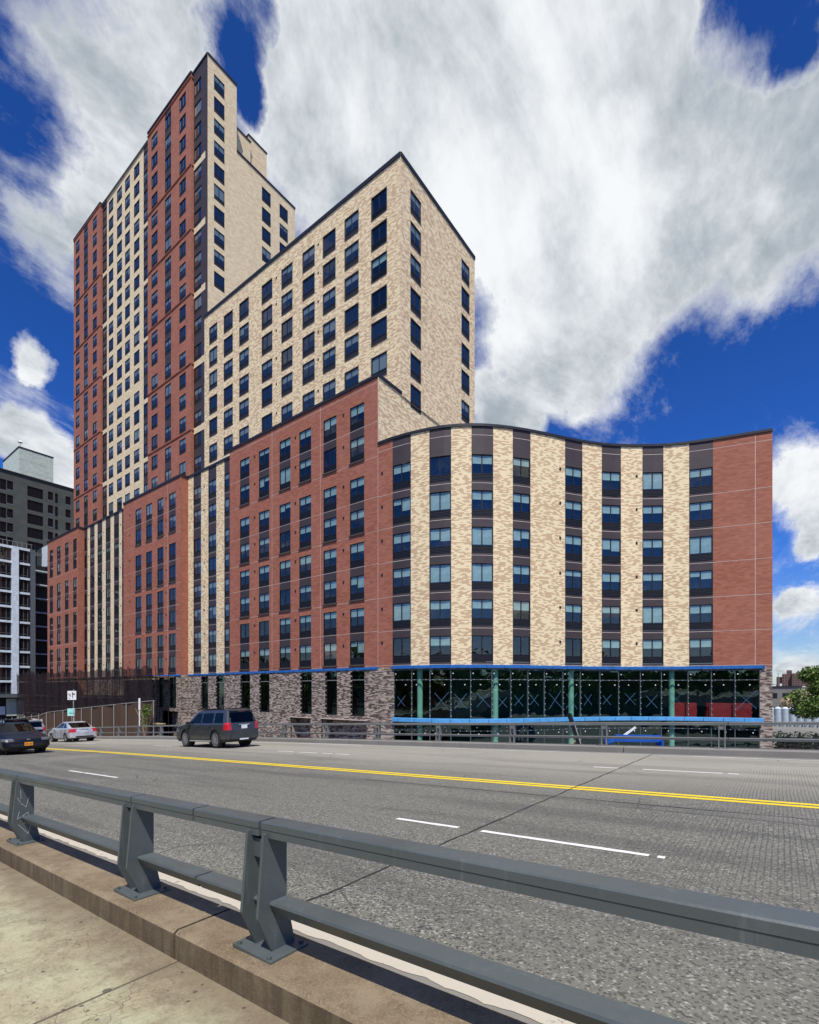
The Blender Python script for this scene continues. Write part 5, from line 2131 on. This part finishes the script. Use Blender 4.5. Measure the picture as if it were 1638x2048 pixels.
tree('bright green leafy tree at the right edge, overhanging the silos', (5.7, 82, -7), 9.9, 5.2, 3, 15000, 0.20)
tree('darker green tree behind the bright one at the right edge', (10.5, 96, -7), 8.0, 4.0, 8, 3200, 0.22, 'leaf_dark')
t = thing('leafy_shrub', 'green shrub behind the guard rail just right of the brick corner pier', 'shrub', None, (1.2, 68.8, -7))
mb = MB()
leaf_cloud(mb, [((x, 0, 1.3), (1.1, 0.6, 1.2)) for x in (-1.2, 0.2, 1.6)], 1500, 0.13, random.Random(2), 'leaf_dark')
mb.build('foliage', t)
mb = MB()
for x in (-1.2, 0.2, 1.6):
    mb.tube([(x, 0, 0), (x, 0, 1.6)], [0.06, 0.02], 'bark', 5)
mb.build('stems', t)
t = thing('leafy_shrub', 'small pale shrub at the right end of the brown fence', 'shrub', None, (-42.6, 19.6, zr(-42.6, 19.6)))
mb = MB()
leaf_cloud(mb, [((0, 0, 1.5), (0.6, 0.4, 0.9)), ((0.4, 0, 2.2), (0.4, 0.3, 0.6))], 380, 0.10, random.Random(5), 'leaf')
mb.build('foliage', t)
mb = MB()
for k in range(7):
    mb.tube([(0, 0, 0), (rs.uniform(-0.5, 0.5), rs.uniform(-.3, .3), 1.4), (rs.uniform(-0.9, 0.9), rs.uniform(-.4, .4), rs.uniform(2, 2.8))], [0.025, 0.018, 0.008], 'wood_pale', 4)
mb.build('stems', t)
# wooded skyline far away and the wooded bank across the road behind the viewpoint
mb = MB()
rw = random.Random(9)
for k in range(2600):
    x = rw.uniform(-300, 700)
    s_ = rw.uniform(4, 8)
    z = -6 + rw.random() * 9
    y = 820 + rw.uniform(-40, 40)
    q = Vector((rw.gauss(0, 1), rw.gauss(0, 1), rw.gauss(0, 1))).normalized()
    a = q.orthogonal().normalized() * s_
    b = q.cross(a.normalized()) * s_
    c = Vector((x, y, z))
    mb.poly([c - a, c - b, c + a, c + b], 'leaf_dark')
mb.build('woodland', kind='stuff', label='far band of dark trees along the horizon')
mb = MB()
for k in range(9000):
    s_ = rw.uniform(0.7, 1.3)
    if k % 3:
        x = rw.uniform(-150, 90)
        hmax = 8 + 3 * math.sin(x * 0.13) + 2 * math.sin(x * 0.41)
        c = Vector((x, -27 + rw.uniform(-4, 4), -7 + rw.random() * (7 + hmax)))
    else:
        y = rw.uniform(-30, 60)
        hmax = 7 + 2.5 * math.sin(y * 0.15) + 1.5 * math.sin(y * 0.5)
        c = Vector((78 + rw.uniform(-4, 4) + max(0, y) * 0.3, y, -7 + rw.random() * (7 + hmax)))
    q = Vector((rw.gauss(0, 1), rw.gauss(0, 1), rw.gauss(0, 1))).normalized()
    a = q.orthogonal().normalized() * s_
    b = q.cross(a.normalized()) * s_
    mb.poly([c - a, c - b, c + a, c + b], 'leaf')
mb.build('woodland', kind='stuff', label='band of green trees beside the viaduct opposite the building')

# ------------------------------------------------------------------ vehicles
def paint(name, col, metal=0.3, rough=0.3, coat=0.5):
    m = mat(name, col, rough, metal=metal, coat=coat)


paint('paint_silver', (0.56, 0.58, 0.60), 0.4, 0.3)
paint('paint_suv', (0.060, 0.066, 0.070), 0.4, 0.25)
paint('paint_black', (0.004, 0.005, 0.008), 0.0, 0.3, 0.12)
paint('paint_dark', (0.012, 0.012, 0.014), 0.2, 0.3)
paint('paint_pale', (0.35, 0.40, 0.44), 0.4, 0.3)


def interp(tab, z):
    if z <= tab[0][0]:
        return tab[0][1]
    for (a, p), (b, q) in zip(tab, tab[1:]):
        if z <= b:
            return p + (q - p) * (z - a) / (b - a) if b > a else q
    return tab[-1][1]


def car(name, label, cat, loc, yaw, pitch, S):
    """body lofted from horizontal rings; +x is forward"""
    t = thing(name, label, cat)
    t.location = loc
    t.rotation_euler = (0, pitch, yaw)
    zs = sorted(set(round(q, 3) for q in S['zs']))
    NS, NE, NC = 64, 20, 5
    rings = []
    for z in zs:
        xf, xr, hw = interp(S['front'], z), interp(S['rear'], z), interp(S['half'], z)
        rc = min(interp(S['rad'], z), hw * 0.9, (xf - xr) / 2.2)
        ring = []
        # left side (y+) rear -> front, front end, right side, rear end
        for i in range(NS):
            ring.append((xr + rc + (xf - xr - 2 * rc) * i / (NS - 1), hw))
        for i in range(1, NC):
            a = math.pi / 2 * i / NC
            ring.append((xf - rc + rc * math.sin(a), hw - rc + rc * math.cos(a)))
        bow = S.get('bow', 0.06)
        for i in range(NE + 1):
            f = i / NE
            yy = (hw - rc) * (1 - 2 * f)
            ring.append((xf + bow * (1 - (2 * f - 1) ** 2) * (1 if z < S['belt'] else 0.6), yy))
        for i in range(1, NC):
            a = math.pi / 2 * i / NC
            ring.append((xf - rc + rc * math.cos(a), -(hw - rc) - rc * math.sin(a)))
        for i in range(NS):
            ring.append((xf - rc - (xf - xr - 2 * rc) * i / (NS - 1), -hw))
        for i in range(1, NC):
            a = math.pi / 2 * i / NC
            ring.append((xr + rc - rc * math.sin(a), -hw + rc - rc * math.cos(a)))
        for i in range(NE + 1):
            f = i / NE
            yy = -(hw - rc) * (1 - 2 * f)
            ring.append((xr - 0.05 * (1 - (2 * f - 1) ** 2), yy))
        for i in range(1, NC):
            a = math.pi / 2 * i / NC
            ring.append((xr + rc - rc * math.cos(a), (hw - rc) + rc * math.sin(a)))
        rings.append([Vector((x, y, z)) for x, y in ring])
    parts = {}
    def P(k):
        return parts.setdefault(k, MB())
    N = len(rings[0])
    wr = S['wr']
    for li in range(len(zs) - 1):
        A, B = rings[li], rings[li + 1]
        zc = (zs[li] + zs[li + 1]) / 2
        for j in range(N):
            q = [A[j], A[(j + 1) % N], B[(j + 1) % N], B[j]]
            # outward winding: ring runs clockwise seen from above
            q = q[::-1]
            c = sum(q, Vector()) / 4
            side = abs(c.y) > interp(S['half'], zc) - 0.03
            if side and any((c.x - wx) ** 2 + (c.z - wr) ** 2 < (wr * 1.14) ** 2 for wx in S['wheels']) or (abs(c.y) > 0.62 * S['half'][1][1] and any((c.x - wx) ** 2 + (c.z - wr) ** 2 < (wr * 1.14) ** 2 for wx in S['wheels'])):
                continue
            k, mt = S['region'](c, q, side)
            P(k).poly(q, mt)
    # roof cap and floor
    P('body').poly([p for p in rings[-1]][::-1], S['paint'])
    P('underbody').poly(rings[0], 'plastic_black')
    hwb = S['half'][1][1]
    for wx in S['wheels']:
        for sy in (-1, 1):
            mb = P('underbody')
            mb.tube([(wx, sy * (hwb - 0.32), wr), (wx, sy * (hwb - 0.30), wr)], wr * 1.16, 'plastic_black', 22)
            # arch lip
            nseg = 18
            for i in range(nseg):
                a0, a1 = math.pi * i / nseg, math.pi * (i + 1) / nseg
                pts = []
                for a_, y_ in ((a0, sy * (hwb - 0.3)), (a1, sy * (hwb - 0.3)), (a1, sy * (hwb + 0.005)), (a0, sy * (hwb + 0.005))):
                    pts.append((wx + wr * 1.17 * math.cos(a_), y_, wr + wr * 1.17 * math.sin(a_)))
                mb.poly(pts, 'plastic_black')
    # bodies inside the cabin so that the glass shows depth
    P('seats').box(((S['cab'][0] + S['cab'][1]) / 2, 0, S['belt'] - 0.10), ((S['cab'][1] - S['cab'][0]) * 0.9, hwb * 1.5, 0.06), 'plastic_black')
    for sx in S.get('seatx', ()):
        for sy in (-0.36, 0.36):
            P('seats').box((sx, sy, S['belt'] + 0.06), (0.14, 0.42, 0.5), 'plastic_black')
            P('seats').box((sx, sy, S['belt'] + 0.36), (0.10, 0.24, 0.16), 'plastic_black')
    for k, mb in parts.items():
        mb.build(k, t, smooth=k in ('body',))
    # wheels
    wmesh = None
    for wx in S['wheels']:
        for sy in (-1, 1):
            if wmesh is None:
                mb = MB()
                w2 = 0.11
                mb.tube([(0, -w2, 0), (0, -w2 * 0.8, 0), (0, w2 * 0.8, 0), (0, w2, 0)], [wr * 0.93, wr, wr, wr * 0.93], 'black_rubber', 28)
                ty = mb.build('tyre', mesh=True, smooth=False)
                mb = MB()
                mb.tube([(0, -w2 - 0.006, 0), (0, -w2 + 0.02, 0)], wr * 0.70, 'plastic_black', 28)
                for k in range(S.get('spokes', 10)):
                    a = 2 * math.pi * k / S.get('spokes', 10)
                    mb.bar((0.03 * math.cos(a), -w2 - 0.02, 0.03 * math.sin(a)), (wr * 0.66 * math.cos(a), -w2 - 0.012, wr * 0.66 * math.sin(a)), 0.018, 0.035, 'rim_metal')
                for k in range(28):
                    a, b = 2 * math.pi * k / 28, 2 * math.pi * (k + 1) / 28
                    r1, r2 = wr * 0.64, wr * 0.71
                    mb.poly([(r1 * math.cos(a), -w2 - 0.015, r1 * math.sin(a)), (r2 * math.cos(a), -w2 - 0.012, r2 * math.sin(a)), (r2 * math.cos(b), -w2 - 0.012, r2 * math.sin(b)), (r1 * math.cos(b), -w2 - 0.015, r1 * math.sin(b))], 'rim_metal')
                mb.tube([(0, -w2 - 0.03, 0), (0, -w2, 0)], 0.06, 'rim_metal', 10)
                ri = mb.build('rim', mesh=True)
                wmesh = (ty, ri)
            wo_ = obj('wheel', wmesh[0], t)
            wo_.location = (wx, sy * (hwb - 0.115), wr)
            if sy > 0:
                wo_.rotation_euler = (0, 0, math.pi)
            obj('rim', wmesh[1], wo_)
    for nm, mt, bxs in S['extra']:
        mb = MB()
        for b_ in bxs:
            c_, sz = b_[0], b_[1]
            Mx = Matrix.Rotation(b_[2], 3, b_[3]) if len(b_) > 2 else None
            mb.box(c_, sz, b_[4] if len(b_) > 4 else mt, Mx)
        o = mb.build(nm, t)
        if mt != 'chrome':
            pass
    return t


def zsteps(lo, hi, st, extra=()):
    n = int((hi - lo) / st)
    return [lo + (hi - lo) * i / n for i in range(n + 1)] + list(extra)


def pitch_at(x):
    return -math.atan((zr(x + 1.5, 10) - zr(x - 1.5, 10)) / 3.0)


# grey SUV (drives towards -x, so yaw = 180 deg)
def suv_spec(pt, dark=False):
    S = {}
    S['paint'] = pt
    S['wr'] = 0.40
    S['wheels'] = (-1.40, 1.40)
    S['belt'] = 1.12
    S['half'] = [(0.28, 0.90), (0.45, 0.965), (0.9, 0.975), (1.10, 0.95), (1.14, 0.90), (1.70, 0.74), (1.78, 0.66)]
    S['front'] = [(0.28, 2.30), (0.45, 2.42), (0.85, 2.40), (0.98, 2.25), (1.06, 1.75), (1.14, 1.30), (1.66, 0.55), (1.74, 0.30), (1.78, 0.05)]
    S['rear'] = [(0.28, -2.25), (0.42, -2.42), (0.85, -2.42), (1.12, -2.37), (1.66, -2.16), (1.74, -2.08), (1.78, -1.90)]
    S['rad'] = [(0.28, 0.18), (0.9, 0.22), (1.14, 0.14), (1.70, 0.12), (1.78, 0.2)]
    S['zs'] = zsteps(0.28, 1.70, 0.045, (1.06, 1.12, 1.74, 1.765, 1.78))
    S['cab'] = (-2.0, 1.1)
    S['seatx'] = (-1.2, -0.3, 0.6)
    S['spokes'] = 16
    def region(c, q, side):
        x, y, z = c
        if z > 1.15 and z < 1.63:
            if side:
                xf = interp(S['front'], z)
                if -2.0 + (z - 1.15) * 0.2 < x < -1.22:
                    return 'side_window', 'car_glass'
                if -1.10 < x < -0.12:
                    return 'side_window', 'car_glass'
                if -0.04 < x < xf - 0.26:
                    return 'side_window', 'car_glass'
            elif x > 0 and abs(y) < 0.8:
                return 'windscreen', 'car_glass'
            elif x < 0 and abs(y) < 0.66:
                return 'rear_window', 'car_glass'
        if x < -2.15 and abs(y) > 0.68 and 0.82 < z < 1.16:
            return 'tail_light', 'lamp_red'
        if x > 2.0 and abs(y) > 0.5 and 0.72 < z < 0.92:
            return 'headlight', 'lamp_clear'
        if z < 0.40:
            return 'sill_trim', 'plastic_black'
        return 'body', pt
    S['region'] = region
    ex = [('licence_plate', 'plate_white', [((-2.475, 0, 0.95), (0.02, 0.33, 0.16))]),
          ('plate_surround', 'chrome', [((-2.47, 0, 1.055), (0.02, 0.62, 0.05))]),
          ('roof_rail', 'plastic_black', [((-0.6, 0.68, 1.80), (2.3, 0.04, 0.04)), ((-0.6, -0.68, 1.80), (2.3, 0.04, 0.04))]),
          ('wing_mirror', pt, [((0.92, 1.04, 1.16), (0.14, 0.22, 0.16)), ((0.92, -1.04, 1.16), (0.14, 0.22, 0.16))]),
          ('door_handle', pt, [((0.10, s_ * 0.975, 0.98), (0.18, 0.03, 0.03)) for s_ in (-1, 1)] + [((-0.92, s_ * 0.975, 0.98), (0.18, 0.03, 0.03)) for s_ in (-1, 1)]),
          ('door_gap', 'plastic_black', [((x, s_ * 0.968, 0.78), (0.012, 0.012, 0.66)) for s_ in (-1, 1) for x in (-0.08, 0.98, -1.05)]),
          ('rear_bumper', pt, [((-2.43, 0, 0.52), (0.12, 1.55, 0.20))]),
          ('tow_bar', 'plate_white', [((-2.51, 0.05, 0.40), (0.03, 0.5, 0.06))]),
          ('spoiler', pt, [((-2.16, 0, 1.70), (0.26, 1.25, 0.05))]),
          ('brake_light', 'lamp_red', [((-2.24, 0, 1.665), (0.04, 0.34, 0.035))]),
          ('running_board', 'galvanised', [((0, s_ * 0.93, 0.33), (1.9, 0.10, 0.05)) for s_ in (-1, 1)])]
    S['extra'] = ex
    return S


def sedan_spec(pt, plate='plate_white'):
    S = {}
    S['paint'] = pt
    S['wr'] = 0.32
    S['wheels'] = (-1.33, 1.38)
    S['belt'] = 0.95
    S['half'] = [(0.20, 0.80), (0.36, 0.88), (0.72, 0.89), (0.92, 0.86), (0.96, 0.80), (1.38, 0.60), (1.45, 0.52)]
    S['front'] = [(0.20, 2.12), (0.34, 2.30), (0.58, 2.30), (0.70, 2.20), (0.82, 1.80), (0.93, 1.22), (0.97, 1.05), (1.38, 0.22), (1.45, -0.05)]
    S['rear'] = [(0.20, -2.10), (0.32, -2.26), (0.70, -2.28), (0.93, -2.20), (0.985, -2.02), (1.00, -1.72), (1.38, -1.02), (1.45, -0.75)]
    S['rad'] = [(0.2, 0.2), (0.6, 0.26), (0.95, 0.18), (1.4, 0.12), (1.45, 0.15)]
    S['zs'] = zsteps(0.20, 1.40, 0.04, (0.985, 1.0, 1.43, 1.45))
    S['cab'] = (-1.5, 0.9)
    S['seatx'] = (-0.9, 0.2)
    S['spokes'] = 7
    def region(c, q, side):
        x, y, z = c
        if 1.0 < z < 1.36:
            if side:
                xf, xr = interp(S['front'], z), interp(S['rear'], z)
                if xr + 0.34 < x < -0.62 or -0.56 < x < -0.0 - 0.0 and False:
                    return 'side_window', 'car_glass'
                if -0.56 < x < xf - 0.22 or (xr + 0.34 < x < -0.62):
                    return 'side_window', 'car_glass'
            elif x > interp(S['front'], z) - 0.1 and abs(y) < 0.66:
                return 'windscreen', 'car_glass'
            elif x < interp(S['rear'], z) + 0.1 and abs(y) < 0.6:
                return 'rear_window', 'car_glass'
        if x < -2.0 and abs(y) > 0.50 and 0.66 < z < 0.90:
            return 'tail_light', 'lamp_red'
        if x > 1.92 and abs(y) > 0.50 and 0.60 < z < 0.74:
            return 'headlight', 'lamp_clear'
        if x > 2.1 and abs(y) < 0.62 and 0.28 < z < 0.50:
            return 'grille', 'plastic_black'
        if z < 0.26:
            return 'sill_trim', 'plastic_black'
        return 'body', pt
    S['region'] = region
    S['extra'] = [('licence_plate', plate, [((2.385, 0, 0.46), (0.02, 0.31, 0.155))] if plate == 'plate_orange' else [((-2.335, 0, 0.72), (0.02, 0.31, 0.15))]),
                  ('plate_characters', 'ink', ([((2.398, -0.11 + 0.037 * k, 0.46), (0.004, 0.018, 0.06)) for k in range(7) if k != 3] if plate == 'plate_orange' else
                                               [((-2.348, -0.11 + 0.037 * k, 0.72), (0.004, 0.016, 0.06)) for k in range(7) if k != 3])),
                  ('wing_mirror', pt, [((0.72, 0.92, 0.99), (0.13, 0.2, 0.12)), ((0.72, -0.92, 0.99), (0.13, 0.2, 0.12))]),
                  ('door_handle', pt, [((-0.38, s_ * 0.89, 0.82), (0.17, 0.03, 0.03)) for s_ in (-1, 1)] + [((-1.15, s_ * 0.885, 0.83), (0.15, 0.03, 0.03)) for s_ in (-1, 1)]),
                  ('door_gap', 'plastic_black', [((x, s_ * 0.886, 0.62), (0.012, 0.014, 0.54)) for s_ in (-1, 1) for x in (-0.58, 0.55, -1.3)]),
                  ('badge', 'chrome', [((2.36, 0, 0.66), (0.02, 0.12, 0.05))] if plate == 'plate_orange' else [((-2.30, 0, 0.88), (0.02, 0.5, 0.025))]),
                  ('bumper_trim', 'plastic_black', [((-2.32, 0, 0.36), (0.04, 1.1, 0.10))])]
    return S


def park(f, spec, name, label, cat, x, y, yaw):
    p = pitch_at(x)
    return car(name, label, cat, (x, y, zr(x, y) + 0.006), yaw, p if abs(yaw) < 1 else -p, spec)


gs = park(car, suv_spec('paint_suv'), 'grey_suv', 'dark grey SUV driving away in the far lane in front of the grey brick base', 'suv', -21.85, 13.45, math.pi)
gs.scale = (0.93, 0.90, 1.0)
park(car, sedan_spec('paint_silver'), 'silver_sedan', 'silver sedan with red tail lights driving away beneath the square white sign', 'car', -41.6, 14.0, math.pi)
park(car, sedan_spec('paint_black', 'plate_orange'), 'black_sedan', 'black sedan with an orange front plate coming towards the viewer at the left edge', 'car', -29.25, 7.35, 0.0)
park(car, suv_spec('paint_dark'), 'dark_suv', 'black SUV mostly hidden behind the black sedan, with only its roof showing', 'suv', -45.0, 11.0, math.pi)
park(car, suv_spec('paint_pale'), 'distant_suv', 'pale grey car far down the road, left of the silver sedan', 'car', -53.5, 14.3, math.pi)
m = MB()  # unseen upright sheets added behind the trees to darken reflections in the glass
for a, b in (((-150, -31), (84, -31)), ((84, -31), (84, 5)), ((84, 5), (102, 62))):
    n = 24
    for i in range(n):
        p = [a[0] + (b[0] - a[0]) * (i + k) / n for k in (0, 1)]
        q = [a[1] + (b[1] - a[1]) * (i + k) / n for k in (0, 1)]
        h = [5 + 2.2 * math.sin(p[k] * 0.13 + q[k] * 0.2) for k in (0, 1)]
        m.poly([(p[0], q[0], -7), (p[1], q[1], -7), (p[1], q[1], h[1]), (p[0], q[0], h[0])], 'leaf_dark')
m.build('reflection_backing', kind='structure')
